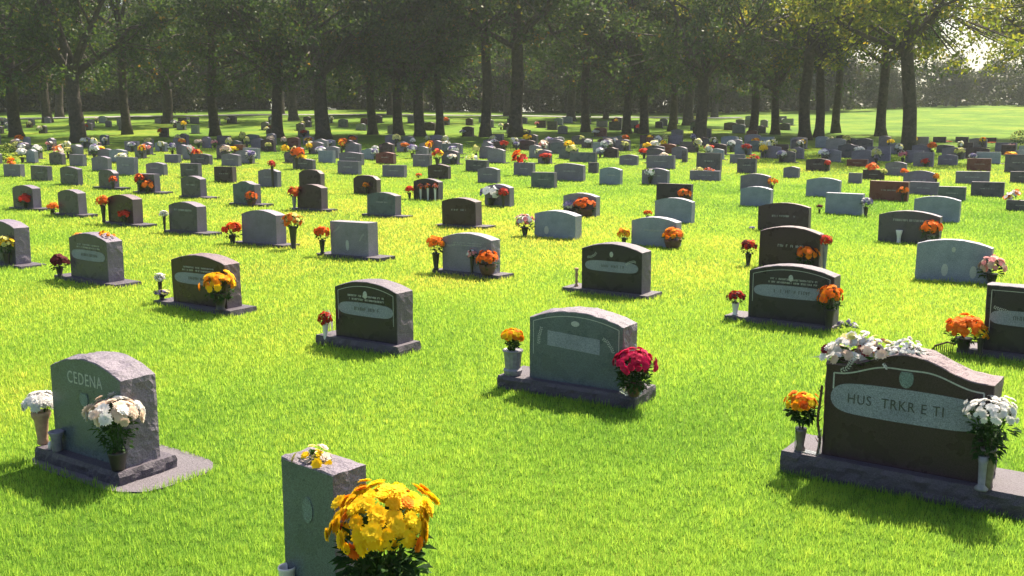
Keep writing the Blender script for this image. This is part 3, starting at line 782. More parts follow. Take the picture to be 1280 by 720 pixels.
# ------------------------------------------------------------------ flowers at the nearest stones
def vase_only(name, label, loc, prof, mat, n=16, cat='vase', rib=0):
    b = MB(); b.lathe(prof, n, rib=rib); o = obj(name, b.mesh([mat], True), loc=loc); return tag(o, label, cat)
def near_bouquet(S, u, wpx, vT, label, cols, nb, br, potprof, potmat, zoff=None, y_off=.1, dome=(.42, .2, .78), leaves=200, lsize=.09, low=-.3, potn=20, rib=0, leafcone=None, ground=False, rs=None, npet=13, layers=4):
    """a bouquet whose every blossom is its own mesh object sharing one of a few shapes"""
    z = S.gz if ground else S.z0
    Q = S.A - S.dy * y_off; Q.z = z
    s = bis(lambda t: proj(Q + S.dx * t)[0] - u, -4, S.w + 4); p = Q + S.dx * s
    H = bis(lambda t: vT - proj(p + Vector((0, 0, t)))[1], .05, 2.0); W = wpx / F * p.y
    T = thing('flower_bouquet', label, 'flowers', p, 0); rng = random.Random(label)
    shapes = {}
    for c in set(cols):
        shapes[c] = [mesh_np(*rosette(rng, npet, layers, 1, .55), [PET[c]]) for _ in range(3)]
    for i, d in enumerate(dome_dirs(rng, nb, low)):
        c = cols[i % len(cols)] if rs is None else rs(d, rng)
        if c not in shapes: shapes[c] = [mesh_np(*rosette(rng, npet, layers, 1, .55), [PET[c]]) for _ in range(3)]
        k = rng.uniform(.74, 1.06) * lump(d, u * .37); r = br * W * rng.uniform(.75, 1.25)
        o = obj('blossom', rng.choice(shapes[c]), T, (d.x * dome[0] * W * k, d.y * dome[0] * W * k, dome[2] * H + d.z * dome[1] * H * k), scale=(r, r, r))
        dd = (d + Vector((rng.uniform(-.3, .3), rng.uniform(-.3, .3), .2)))
        o.rotation_euler = rotz_to(dd).to_euler()
    me = leaf_cloud(rng, leaves, 0, dome[2] * H - dome[1] * H * .8, W * dome[0] * .85, dome[1] * H * .9, lsize, [M_leaf])
    obj('leaves', me, T)
    if leafcone:
        b_ = leaf_cloud(rng, leaves * 2, 0, leafcone[1] * H, leafcone[0] * W, leafcone[2] * H, lsize, [M_leaf]); obj('leaves', b_, T)
    b = MB(); b.lathe([(r_ , z_) for r_, z_ in potprof], potn, rib=rib); obj('vase', b.mesh([potmat], rib == 0), T)
    b = MB()
    for i in range(9):
        an = rng.uniform(0, 6.28); b.tube([(0, 0, potprof[-1][1] * .8), (.12 * W * math.cos(an), .12 * W * math.sin(an), dome[2] * H * .7), (.3 * W * math.cos(an), .3 * W * math.sin(an), dome[2] * H)], .004, 4)
    obj('stems', b.mesh([M_leaf]), T)
    return T, p, W, H

# big yellow mums at the bottom edge
def ymix(d, rng):
    if d.z < -.2: return rng.choice(['gold', 'yellow', 'orange', 'yellow'])
    return 'yellow' if rng.random() < .85 else 'gold'
TB, pB, WB, HB = near_bouquet(S2, 482, 142, 606, 'big basket of bright yellow mums with a few orange ones at the bottom edge', ['yellow', 'gold', 'orange'], 100, .088,
    [(.10, 0), (.13, .04), (.16, .16), (.17, .22), (.15, .22)], M_wicker, y_off=.12, dome=(.47, .19, .80), leafcone=(.36, .40, .2), leaves=300, lsize=.08, low=-.42, ground=True, rs=ymix, npet=16, layers=6, rib=.05)
b = MB(); rng = random.Random(5)
for i in range(26):      # loose grassy twigs on the right
    an = rng.uniform(-.7, .7); L = rng.uniform(.2, .42); z0_ = rng.uniform(.15, .3)
    b.tube([(0, 0, z0_), (L * .5 * math.cos(an), L * .5 * math.sin(an), z0_ + L * .35), (L * math.cos(an), L * math.sin(an), z0_ + L * rng.uniform(-.1, .35))], [.004, .003, .001], 4)
obj('twigs', b.mesh([M_twig]), TB)
obj('leaves', leaf_cloud(rng, 120, 0, .2, .22, .15, .09, [M_leaf]), TB, (.16, 0, 0))
saddle(S2.A + S2.dy * .10 + S2.dx * (S2.w * .45) + Vector((0, 0, S2.h * .985 - .03)), .24, .12, ('yellow', 'cream', 'lime'), 6, S2.yaw,
       'small yellow and cream posy lying on top of the slim grey-green headstone', 26, .14)
p = at(363, 752); vase_only('candle_cup', 'white frosted cup at the bottom edge, left foot of the slim grey-green headstone', Vector((p.x, p.y - .06, p.z)),
    [(.035, 0), (.045, .02), (.05, .235), (.056, .25), (.052, .262), (.045, .25), (.04, .1)], M_vase_w, 20, 'cup')

# left foreground stone
near_bouquet(SL, 148, 74, 497, 'white mums above dense green sprigs in a dark pot before the left foreground headstone', ['white', 'cream', 'cream'], 54, .12,
    [(.05, 0), (.055, .02), (.075, .14), (.08, .16), (.07, .16)], M_vase_d, y_off=.06, dome=(.44, .19, .79), leaves=120, lsize=.05, low=-.3, leafcone=(.26, .48, .25), npet=16, layers=4)
near_bouquet(SL, 54, 38, 492, 'fluffy white flower head on a tan clay vase, left end of the left foreground base', ['white'], 26, .22,
    [(.04, 0), (.05, .01), (.045, .05), (.06, .22), (.085, .27), (.08, .30), (.07, .30)], M_vase_t, y_off=.02, dome=(.42, .20, .80), leaves=10, lsize=.03, low=-.1, npet=18, layers=4)
Q = SL.A + SL.dx * .12 - SL.dy * .06; Q.z = SL.z0
vase_only('votive_cup', 'small grey ribbed cup standing on the base of the left foreground headstone', Q, [(.035, 0), (.04, .01), (.045, .12), (.065, .17), (.06, .18), (.045, .15)], M_vase_g, 20, 'cup', .05)
Q = SL.A + SL.dx * .03 - SL.dy * .07; Q.z = SL.z0
vase_only('candle_stub', 'tiny white candle left of the grey ribbed cup on the left foreground base', Q, [(.018, 0), (.018, .06), (.01, .065), (.003, .08)], M_vase_w, 12, 'candle')

# green stone
near_bouquet(S3, 641, 31, 411, 'small bunch of yellow mums in a ribbed purple-grey vase left of the green headstone', ['yellow', 'gold'], 34, .15,
    [(.085, 0), (.10, .03), (.105, .06), (.085, .08), (.10, .26), (.115, .28), (.11, .29), (.09, .28)], M_vase_g, y_off=.0, dome=(.42, .12, .86), leaves=60, lsize=.05, potn=28, rib=.05, leafcone=(.2, .66, .12))
near_bouquet(S3, 792, 60, 435, 'bunch of magenta carnations over dark foliage at the right end of the green headstone', ['magenta'], 66, .10,
    [(.05, 0), (.07, .05), (.09, .14), (.08, .15)], M_wicker, y_off=.10, dome=(.44, .22, .74), leaves=220, lsize=.06, low=-.5, leafcone=(.34, .34, .2), npet=12, layers=4)
b = MB(); Q = S3.A + S3.dx * (S3.w + .12) - S3.dy * .04; Q.z = S3.z0
b.lathe([(.09, 0), (.11, .03), (.105, .09), (.07, .14), (.05, .17), (.055, .19), (.04, .18)], 14, rib=.12)
tag(obj('glass_vase', b.mesh([M_glass], False), loc=Q), 'faceted clear glass jar on the right end of the green headstone base', 'jar')

# right foreground stone
near_bouquet(S4, 1000, 45, 489, 'yellow-orange mums in a grey vase on the left end of the right foreground base', ['gold', 'orange', 'yellow'], 44, .12,
    [(.035, 0), (.045, .02), (.03, .05), (.045, .17), (.05, .2), (.04, .2)], M_vase_b, y_off=.02, dome=(.44, .17, .80), leaves=110, lsize=.06, low=-.2, leafcone=(.25, .62, .12))
Q = S4.A - S4.dx * .11 - S4.dy * .03; Q.z = S4.z0
b = MB()
for sx in (-1, 1):
    b.box(sx * .10 - .002, -.035, 0, sx * .10 + .002, .035, .22)
b.box(-.104, -.04, -.001, .104, .04, .01)
tag(obj('glass_holder', b.mesh([M_glass]), loc=Q, rot=(0, 0, S4.yaw)), 'clear glass flower holder around the grey vase left of the right foreground headstone', 'holder')
topz = S4.h
saddle(S4.A + S4.dx * (S4.w * .20) + S4.dy * .13 + Vector((0, 0, top_at(S4.w, S4.h, 'serp', S4.w * .2) - .02)), .60, .23, ('white', 'cream', 'white', 'lime', 'white', 'white', 'maroon'), 8, S4.yaw,
       'large spray of white and cream flowers on the left top of the right foreground headstone', 150, .26)
saddle(S4.A + S4.dx * (S4.w * .46) + S4.dy * .12 + Vector((0, 0, top_at(S4.w, S4.h, 'serp', S4.w * .46) - .02)), .30, .12, ('white',), 8, S4.yaw,
       'small white flower spray near the middle top of the right foreground headstone', 64, .18)
near_bouquet(S4, 1232, 72, 491, 'white lace flowers on tall stems at the right end of the right foreground headstone', ['white', 'white'], 80, .075,
    [(.04, 0), (.05, .02), (.045, .06), (.055, .30), (.06, .32), (.05, .32)], M_vase_b, y_off=.09, dome=(.46, .15, .80), leaves=90, lsize=.07, low=-.35, leafcone=(.2, .5, .2), npet=14, layers=3)
Q = S4.A + S4.dx * (S4.w * .985) - S4.dy * .14; Q.z = S4.z0
vase_only('slim_vase', 'slim pale grey vase with flared foot right of the lace flower vase', Q, [(.045, 0), (.05, .015), (.025, .04), (.03, .2), (.042, .27), (.036, .27)], M_vase_g, 18, rib=.04)
Q = S4.A - S4.dx * .02 - S4.dy * .05; Q.z = S4.z0
b = MB()
for i in range(8):
    z_ = i * .075; b.tube([(math.sin(i) * .012, math.cos(i * 1.7) * .01, z_), (math.sin(i + 1) * .012, math.cos((i + 1) * 1.7) * .01, z_ + .075)], .011, 6)
for i in range(14):
    an = i * 2.1; z_ = .08 + i * .036; b.tube([(0, 0, z_), (.03 * math.cos(an), .03 * math.sin(an), z_ + .03)], [.006, .002], 4)
tag(obj('twig_bundle', b.mesh([M_twig]), loc=Q), 'upright dry twig bundle leaning on the left edge of the right foreground headstone', 'twigs')

# middle distance
FL(S5, 407, 362, 19, 'red', 'front', 'white', 'red flowers on a white ribboned vase left of the dark banded headstone', h=.48)
Q = S5.A - S5.dx * .16 + S5.dy * .02; Q.z = S5.z0
b = MB()
for i in range(10):
    an = i * .63; b.add([(.02 * math.cos(an), .02 * math.sin(an), .34), (.07 * math.cos(an), .07 * math.sin(an), .18), (.06 * math.cos(an + .3), .06 * math.sin(an + .3), .02), (.03 * math.cos(an + .3), .03 * math.sin(an + .3), .3)], [(0, 1, 2, 3)])
tag(obj('ribbon_bow', b.mesh([M_ribbon]), loc=Q), 'long white ribbon tied round the vase left of the dark banded headstone', 'ribbon')
Q = S6.A - S6.dx * .17 + S6.dy * .1; Q.z = S6.z0
b = MB(); b.lathe([(.035, 0), (.04, .02), (.02, .05), (.03, .1), (.018, .15), (.032, .2), (.02, .26), (.04, .33), (.035, .34)], 12)
tag(obj('candle_vase', b.mesh([M_vase_t], True), loc=Q), 'tall knobbly candle vase left of the headstone with frosted panel', 'vase')
FL(S8, 919, 362, 24, 'red+maroon', 'side', 'white', 'rusty red flowers in a pale vase left of the dark banded headstone with orange mums')
FL(S8, 1036, 354, 34, 'orange+gold', 'front', 'dark', 'orange mums on the right shoulder of the dark banded headstone')
saddle(S8.A + S8.dx * (S8.w + .22) + S8.dy * .0 + Vector((0, 0, -.0)), .30, .12, ('white', 'violet'), 13, S8.yaw, 'small pale flowers lying on the right end of the dark banded base', 16, .16)
FL(S9, 276, 336, 44, 'gold+yellow', 'front', 'dark', 'large yellow-orange mum bunch before the dark brown headstone at left')
FL(S9, 201, 340, 14, 'white', 'side', 'dark', 'white and dark flower cluster left of the dark brown headstone')
FL(S9, 203, 361, 20, 'violet+lime', 'side', 'dark', 'low dark violet tuft at the left foot of the dark brown headstone')
FL(S10, 75, 316, 25, 'maroon', 'front', 'dark', 'dark red flowers at the left foot of the plum-grey headstone')
saddle(S10.A + S10.dy * .9 + S10.dx * .9 + Vector((0, 0, -.1)), .1, .05, ('lime',), 13, S10.yaw, 'bit of yellow flowers on the grass behind the plum-grey headstone', 6, .1)
FL(S10, 92, 291, 12, 'orange+gold', 'top', 'dark', 'orange flowers tied on the left top of the plum-grey headstone')
FL(S10, 130, 288, 26, 'orange+yellow', 'top', 'dark', 'orange and yellow flowers on the right top of the plum-grey headstone')
FL(S11, 9, 294, 26, 'lime+yellow', 'front', 'dark', 'pale yellow flowers at the left photo edge before the grey headstone')
FL(S7, 545, 293, 26, 'orange+gold', 'front', 'dark', 'tall orange mum bunch at the left end of the speckled grey headstone')
FL(S7, 609, 312, 28, 'orange', 'front', 'wicker', 'round pot of orange mums at the right foot of the speckled grey headstone')
FL(S7, 590, 310, 14, 'white+pink', 'front', 'dark', 'pale posy on the face of the speckled grey headstone', off=.06)
FL(S12, 291, 276, 24, 'red+orange', 'ground', 'dark', 'red round posy left of the light slate headstone')
FL(S12, 367, 264, 26, 'orange+lime', 'ground', 'dark', 'mixed orange and yellow bunch at the right end of the light slate headstone')
FL(S13, 403, 281, 20, 'orange', 'front', 'dark', 'orange flowers on dark stems left of the light grey headstone with etched figure')
FL(S14, 656, 266, 25, 'pink+white', 'ground', 'dark', 'pink and white flowers in a dark vase left of the pale blue-grey headstone')
FL(S15, 780, 284, 17, 'yellow+gold', 'ground', 'dark', 'yellow flowers at the left end of the pale grey headstone')
FL(S15, 841, 283, 28, 'orange+gold', 'front', 'wicker', 'orange mum pot at the right end of the pale grey headstone')
FL(S17, 1007, 306, 28, 'orange+gold', 'front', 'dark', 'orange mums on the face of the middle one of three dark stones in line')
FL(S17, 935, 298, 21, 'red+maroon', 'ground', 'dark', 'dark red round bunch left of the middle one of three dark stones in line')
FL(S17, 1030, 292, 18, 'red', 'side', 'grey', 'red flowers in a tall grey vase right of the middle dark stone')
FL(S16, 940, 283, 8, 'violet', 'ground', 'dark', 'tiny dark plant left of the rearmost of the three dark stones')
FL(S18, 1163, 273, 27, 'orange', 'front', 'grey', 'orange-red posy on the right face of the charcoal headstone')
Q = S18.A + S18.dx * S18.w * .37 - S18.dy * .1; Q.z = Z(Q.x, Q.y)
vase_only('white_cup', 'white flared cup vase before the charcoal headstone', Q, [(.05, 0), (.06, .02), (.045, .06), (.05, .18), (.085, .33), (.08, .34), (.05, .2)], M_vase_w, 14)
FL(S19, 1239, 319, 36, 'pink+cream', 'ground', 'dark', 'pink and cream posy at the right end of the large slate-blue headstone')
FL(S20, 1204, 391, 50, 'orange', 'front', 'dark', 'wide orange mum basket left of the headstone cut by the right edge')
FL(S20, 1224, 407, 20, 'gold+yellow', 'front', 'dark', 'small yellow flowers hanging beside the wide orange mum basket', off=.2)
b = MB(); Q = S20.A - S20.dx * .3 - S20.dy * .12; Q.z = Z(Q.x, Q.y)
b.tube([(0, 0, .12), (-.1, 0, .14), (-.24, 0, .08), (-.3, 0, .0)], .012, 6)
for i in range(10): b.tube([(-.03 - i * .025, 0, .12 - i * .004), (-.035 - i * .025, .01, 0)], .006, 4)
tag(obj('wire_rack', b.mesh([M_twig]), loc=Q, rot=(0, 0, S20.yaw)), 'curved dark rack on the grass left of the wide orange mum basket', 'rack')
FL(S21, 1193, 240, 1, 'white', 'ground', 'dark', 'white stub right of the second-row pale blue headstone') if False else None
FL(S22, 1082, 246, 16, 'violet+white', 'front', 'dark', 'dark violet and white flowers on the right end of the pale blue headstone')
FL(S22, 1024, 255, 8, 'maroon', 'ground', 'dark', 'small dark red flower alone on the grass left of the pale blue headstone')
FL(S24, 953, 240, 2, 'pink', 'ground', 'dark', 'x') if False else None
FL(S25, 965, 222, 12, 'orange+gold', 'side', 'dark', 'orange flowers at the right end of the grey headstone peeking over the blue one')
FL(S27, 855, 235, 17, 'orange', 'front', 'wicker', 'orange posy on the dark headstone behind the pale blue one')
FL(S26, 809, 262, 11, 'orange', 'ground', 'dark', 'tiny orange flowers on the grass left of the pale blue headstone with dark one behind')
FL(S28, 731, 246, 30, 'orange', 'front', 'wicker', 'big orange mum bunch on the grey headstone with violet flowers')
FL(S28, 711, 250, 16, 'violet+white', 'front', 'dark', 'violet and white flowers at the left of the big orange mum bunch')
FL(S29, 614, 231, 26, 'white+violet', 'front', 'dark', 'white and grey flower heap over the grey headstone', off=.12)
FL(S29, 629, 234, 12, 'red', 'front', 'dark', 'single red bloom at the right of the white flower heap', off=.2)
FL(S32, 512, 232, 12, 'red', 'ground', 'dark', 'red flowers left of the dark headstone with orange candles')
for k in range(3):
    FL(S32, 526 + 9 * k, 229, 8, 'orange+pink', 'front', 'white', ['left of three small orange bunches in a row before a dark headstone', 'middle of three small orange bunches in a row before a dark headstone', 'right of three small orange bunches in a row before a dark headstone'][k])
FL(S34, 368, 233, 15, 'red+orange', 'front', 'grey', 'orange-red flowers in a grey vase left of the brown arched headstone')
FL(S36, 314, 238, 15, 'orange', 'front', 'wicker', 'small orange posy low on the dark green headstone')
FL(S37, 206, 262, 11, 'white', 'front', 'dark', 'white flowers on dark stems left of the dark slate headstone')
FL(S38, 130, 243, 17, 'orange', 'front', 'dark', 'orange flowers at the left edge of the dark reddish headstone')
FL(S38, 156, 262, 16, 'red', 'front', 'dark', 'red posy on the face of the dark reddish headstone')
FL(S39, 66, 252, 14, 'orange', 'front', 'dark', 'orange posy at the left foot of the plain slate grey headstone')
FL(S40, 32, 242, 17, 'red', 'front', 'dark', 'red posy on the dark headstone near the left photo edge')
FL(S42, 176, 217, 15, 'red+orange', 'front', 'dark', 'orange-red flower heap on the left of the dark headstone')
FL(S42, 185, 225, 16, 'orange', 'front', 'dark', 'lower orange flower heap on the dark headstone', off=.14)
FL(S43, 142, 220, 11, 'red+orange', 'front', 'dark', 'red-orange spray on the round-topped dark headstone')
FL(S33, 458, 228, 10, 'gold', 'front', 'dark', 'orange oval ornament on the face of the brown headstone')
FL(S1_ if False else MS[535], 523, 216, 8, 'gold+orange', 'ground', 'dark', 'small orange posy on the grass left of the brown peaked headstone')
FL(MS[5], 14, 196, 14, 'orange+yellow', 'top', 'dark', 'orange and yellow flowers on the purple-grey headstone at the far left')
FL(MS[862], 872, 208, 14, 'lime', 'top', 'dark', 'lime flowers on the left top of the low brown-grey headstone')
FL(MS[862], 886, 209, 13, 'pink+orange', 'top', 'dark', 'salmon flowers on the right top of the low brown-grey headstone')
FL(MS[1086], 1128, 233, 13, 'orange', 'front', 'dark', 'orange posy at the right end of the red-brown headstone')
FL(MS[1128], 1127, 210, 9, 'orange', 'top', 'dark', 'orange tuft on the left corner of the crowded-part grey headstone')
FL(MS[1128], 1169, 216, 8, 'gold', 'side', 'dark', 'yellow flowers at the right edge of the crowded-part grey headstone')
FL(MS[1172], 1215, 237, 15, 'maroon', 'front', 'wicker', 'dark maroon flower pot between two grey headstones at right')
FL(MS[1194], 1240, 212, 9, 'red+orange', 'side', 'dark', 'red-orange flowers at the right end of the wide grey headstone')
FL(MS[1257], 1266, 236, 16, 'orange+white', 'top', 'dark', 'orange and white flowers standing on the low slate base stone at the right edge')
FL(MS[1078], 1090, 203, 14, 'orange', 'top', 'dark', 'bright orange posy on the brown headstone in the crowded right part')
FL(MS[1078], 1104, 210, 9, 'lime', 'side', 'dark', 'pale green wreath right of the bright orange posy')
FL(MS[1007], 1034, 200, 9, 'red', 'front', 'dark', 'red flowers at the right of the dark brown crowded-part headstone')
FL(MS[1141], 1156, 198, 11, 'red', 'front', 'dark', 'red posy on the grey headstone right of the leaning trunk')
FL(MS[1172] if False else MS[1194], 1184, 200, 15, 'red+pink', 'ground', 'grey', 'pink and red posy in a tall vase in the crowded right part')
FL(MS[921], 941, 193, 15, 'red', 'top', 'dark', 'orange-red strip of flowers on the dark grey headstone right of centre')
FL(MS[323], 341, 200, 10, 'red', 'front', 'dark', 'round red flower head above the purple headstone with white specks')
FL(MS[582], 590, 193, 20, 'white+lime', 'top', 'dark', 'white and green flowers on the small dark headstone above the lavender one')
FL(MS[516], 547, 186, 16, 'yellow+red', 'side', 'dark', 'yellow and red bunch right of the small blue-grey square headstone')
FL(MS[802], 812, 210, 14, 'white', 'front', 'dark', 'white flowers on the left face of the grey headstone behind the dark one')
FL(MS[808], 829, 193, 18, 'white+violet', 'top', 'dark', 'white and violet flowers along the top of the grey headstone')
FL(MS[366], 372, 183, 17, 'orange', 'side', 'dark', 'round orange bush left of centre above the brownish headstone')
FL(MS[366], 376, 192, 18, 'yellow', 'top', 'dark', 'yellow flowers right behind the brownish headstone')
FL(MS[62], 72, 180, 16, 'cream+orange', 'top', 'dark', 'cream and orange posy on the small grey headstone at left')
FL(MS[238], 245, 186, 14, 'red+orange', 'top', 'dark', 'red flowers on the brown-grey headstone left of centre')
FL(MS[664], 675, 215, 1, 'lime', 'ground', 'dark', 'x') if False else None
FL(MS[642], 650, 188, 22, 'orange+red', 'top', 'dark', 'rusty orange flower mound on the small mauve headstone')

# ------------------------------------------------------------------ the crowded far rows: many small headstones, some with flowers
taken = [(S_[0].x, S_[0].y) for S_ in FOOT]
FARC = [('char', 5), ('mauve', 7), ('grey', 4), ('blue', 3), ('brown', 3), ('green', 2), ('red', 1)]
pool = [c for c, k in FARC for _ in range(k)]
CW = {'char': 'dark grey', 'mauve': 'purple-grey', 'grey': 'light grey', 'blue': 'pale blue', 'brown': 'brown', 'green': 'grey-green', 'red': 'red-brown'}
proto = {}
def far_stone(p, col, shape, w, h, where):
    key = (col, shape)
    lab = f'small {CW[col]} headstone {where}'
    grp = f'small {CW[col]} headstones {where}'
    rz = YAW + R.uniform(-.1, .1)
    if key not in proto:
        T = thing('headstone', lab, 'headstone', p, rz, grp)
        obj('tablet', tablet_mesh(1, 1, .24, shape, col, .2, 0), T, (0, 0, .08))
        obj('base', base_mesh(1.35, .44, .1, col, .3, 0), T, (0, -.1, 0))
        T.scale = (w, 1, h); proto[key] = T; return T
    return copy_tree(proto[key], p, rz, (w, 1, h), lab, grp)
FCOL = [('white',), ('white', 'cream'), ('lime',), ('lime', 'white'), ('orange',), ('yellow',), ('red',), ('pink', 'white'), ('orange', 'yellow'), ('violet', 'white'), ('white', 'lime'), ('cream',), ('lime',), ('white',), ('violet', 'white'), ('lime', 'white')]
fproto = {}
def far_flower(p, cols, w, h, where):
    lab = f'tiny {colname(cols)} flower bunch {where}'
    if cols not in fproto:
        T = thing('flower_bouquet', lab, 'flowers', p, R.uniform(0, 6), 'tiny flower bunches ' + where)
        for nm, me in bouquet_parts(cols, 2, 'dark', 1.2): obj(nm, me, T)
        T.scale = (w, w, h / 1.2); fproto[cols] = T; return T
    return copy_tree(fproto[cols], p, R.uniform(0, 6), (w, w, h / 1.2), lab, 'tiny flower bunches ' + where)
nfar = 0; nfl = 0
def try_stone(u, v, where, fl_p, mind=1.5):
    global nfar, nfl
    p = at(u, v)
    for (x, y) in taken:
        if abs(x - p.x) < mind and abs(y - p.y) < 1.9: return
    taken.append((p.x, p.y)); p.z -= .03; nfar += 1
    w = R.uniform(.8, 1.4); far_stone(p, R.choice(pool), R.choice(['oval', 'flat', 'oval', 'serp', 'slope', 'peak']), w, R.uniform(.62, .88), where)
    if R.random() < fl_p:
        nfl += 1; cols = R.choice(FCOL)
        q = p + Vector((math.cos(YAW), math.sin(YAW), 0)) * R.choice([-w * .62, -w * .3, w * .3, w * .62]) - Vector((-math.sin(YAW), math.cos(YAW), 0)) * .2
        q.z = Z(q.x, q.y)
        far_flower(q, cols, R.uniform(.5, .85), R.uniform(.6, 1.0), where)
WA = 'in the crowded far rows before the trees'
rows = [(204, 26), (198.5, 28), (193.5, 30), (189, 32), (185, 36), (181.5, 38), (178.5, 38)]
for v0, nrow in rows:
    for k in range(nrow):
        u = -30 + 1340 * (k + .5 + R.uniform(-.3, .3)) / nrow; v = v0 + R.uniform(-1.4, 1.4)
        if 1125 < u and v < 184: continue
        if nfar < 135: 
            if R.random() < .86: try_stone(u, v, WA, .95, 1.25)
WB_ = 'on the sunlit lawn beyond the first trees'
n0 = nfar
for v0 in (171, 167, 163, 159.5, 156.5, 154):
    for k in range(22):
        u = -20 + 1010 * (k + .5 + R.uniform(-.4, .4)) / 22
        if R.random() < .62: try_stone(u, v0 + R.uniform(-.7, .7), WB_, .35, 1.6)
proto_n = nfar
# yellow shrubs at the right edge
def shrub(u, v, w, h, label, cols):
    p = at(u, v); T = thing('flowering_shrub', label, 'shrub', p); rng = random.Random(label)
    obj('leaves', leaf_cloud(rng, 260, 0, h * .5, w / 2, h * .5, .16, [M_leaf]), T)
    V_, F_ = [], []; off = 0
    for i, d in enumerate(dome_dirs(rng, 70, -.3)):
        vv, ff = rosette(rng, 5, 1); V_.append(vv * .09 + [d.x * w / 2, d.y * w / 2, h * .5 + d.z * h * .52]); F_.append(ff + off); off += len(vv)
    obj('blossoms', mesh_np(np.concatenate(V_), np.concatenate(F_), [PET[cols]]), T)
shrub(1274, 181, 1.3, 1.1, 'bright yellow shrub at the right photo edge behind the last headstones', 'yellow')
shrub(12, 203, .9, 1.1, 'upright yellow shrub among the stones at the far left', 'lime')

# ------------------------------------------------------------------ trees
M_bark = granite('tree bark', (.05, .038, .032), (.085, .065, .055), (.022, .017, .015), .95, 1.0)
for nd in M_bark.node_tree.nodes:
    if nd.type == 'TEX_NOISE' and nd.inputs['Scale'].default_value > 100: nd.inputs['Scale'].default_value = 6
    if nd.type == 'TEX_VORONOI': nd.inputs['Scale'].default_value = 4
    if nd.type == 'BUMP': nd.inputs['Distance'].default_value = .08
    if nd.type == 'TEX_NOISE' and nd.inputs['Scale'].default_value == 45: nd.inputs['Scale'].default_value = 5
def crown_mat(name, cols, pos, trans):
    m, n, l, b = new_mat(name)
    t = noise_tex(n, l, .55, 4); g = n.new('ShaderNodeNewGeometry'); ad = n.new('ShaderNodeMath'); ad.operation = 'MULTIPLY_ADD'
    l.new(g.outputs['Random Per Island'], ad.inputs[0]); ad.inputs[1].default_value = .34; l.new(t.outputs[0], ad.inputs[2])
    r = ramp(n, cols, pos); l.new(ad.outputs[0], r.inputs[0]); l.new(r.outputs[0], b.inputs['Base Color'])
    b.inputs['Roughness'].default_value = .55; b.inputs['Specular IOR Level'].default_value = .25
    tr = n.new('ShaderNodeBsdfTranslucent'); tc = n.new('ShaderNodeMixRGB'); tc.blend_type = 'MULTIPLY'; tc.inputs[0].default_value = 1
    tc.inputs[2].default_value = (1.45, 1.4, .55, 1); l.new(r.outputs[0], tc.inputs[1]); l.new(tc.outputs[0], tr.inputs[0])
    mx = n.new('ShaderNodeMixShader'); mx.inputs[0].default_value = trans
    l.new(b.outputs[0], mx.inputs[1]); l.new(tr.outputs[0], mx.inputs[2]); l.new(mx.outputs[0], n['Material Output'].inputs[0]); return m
M_crown = crown_mat('oak leaves', [(.018, .040, .018), (.032, .068, .025), (.065, .105, .028), (.22, .12, .03)], [.35, .6, .85, 1.05], .5)
M_crown_g = crown_mat('golden green leaves', [(.05, .08, .018), (.10, .14, .022), (.19, .20, .03), (.30, .22, .03)], [.35, .6, .8, .97], .6)
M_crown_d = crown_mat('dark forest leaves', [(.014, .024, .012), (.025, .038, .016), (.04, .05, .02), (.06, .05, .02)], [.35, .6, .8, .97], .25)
def leaves_np(rng, cents, rad, n, size, droop=.3):
    cents = np.asarray(cents); k = rng.integers(0, len(cents), n)
    d = rng.normal(size=(n, 3)); d /= np.linalg.norm(d, axis=1)[:, None]
    rr = rad[k][:, None] * rng.uniform(.25, 1.0, (n, 1)) ** .6
    p = cents[k] + d * rr * [1, 1, .72]
    t = rng.normal(size=(n, 3)) + [0, 0, -droop]; t /= np.linalg.norm(t, axis=1)[:, None]
    s = np.cross(t, rng.normal(size=(n, 3))); s /= np.linalg.norm(s, axis=1)[:, None]
    q = size * rng.uniform(.6, 1.35, (n, 1))
    V_ = np.stack([p, p + t * q * .5 + s * q * .3, p + t * q, p + t * q * .5 - s * q * .3], 1).reshape(-1, 3)
    return V_, np.arange(4 * n).reshape(n, 4)
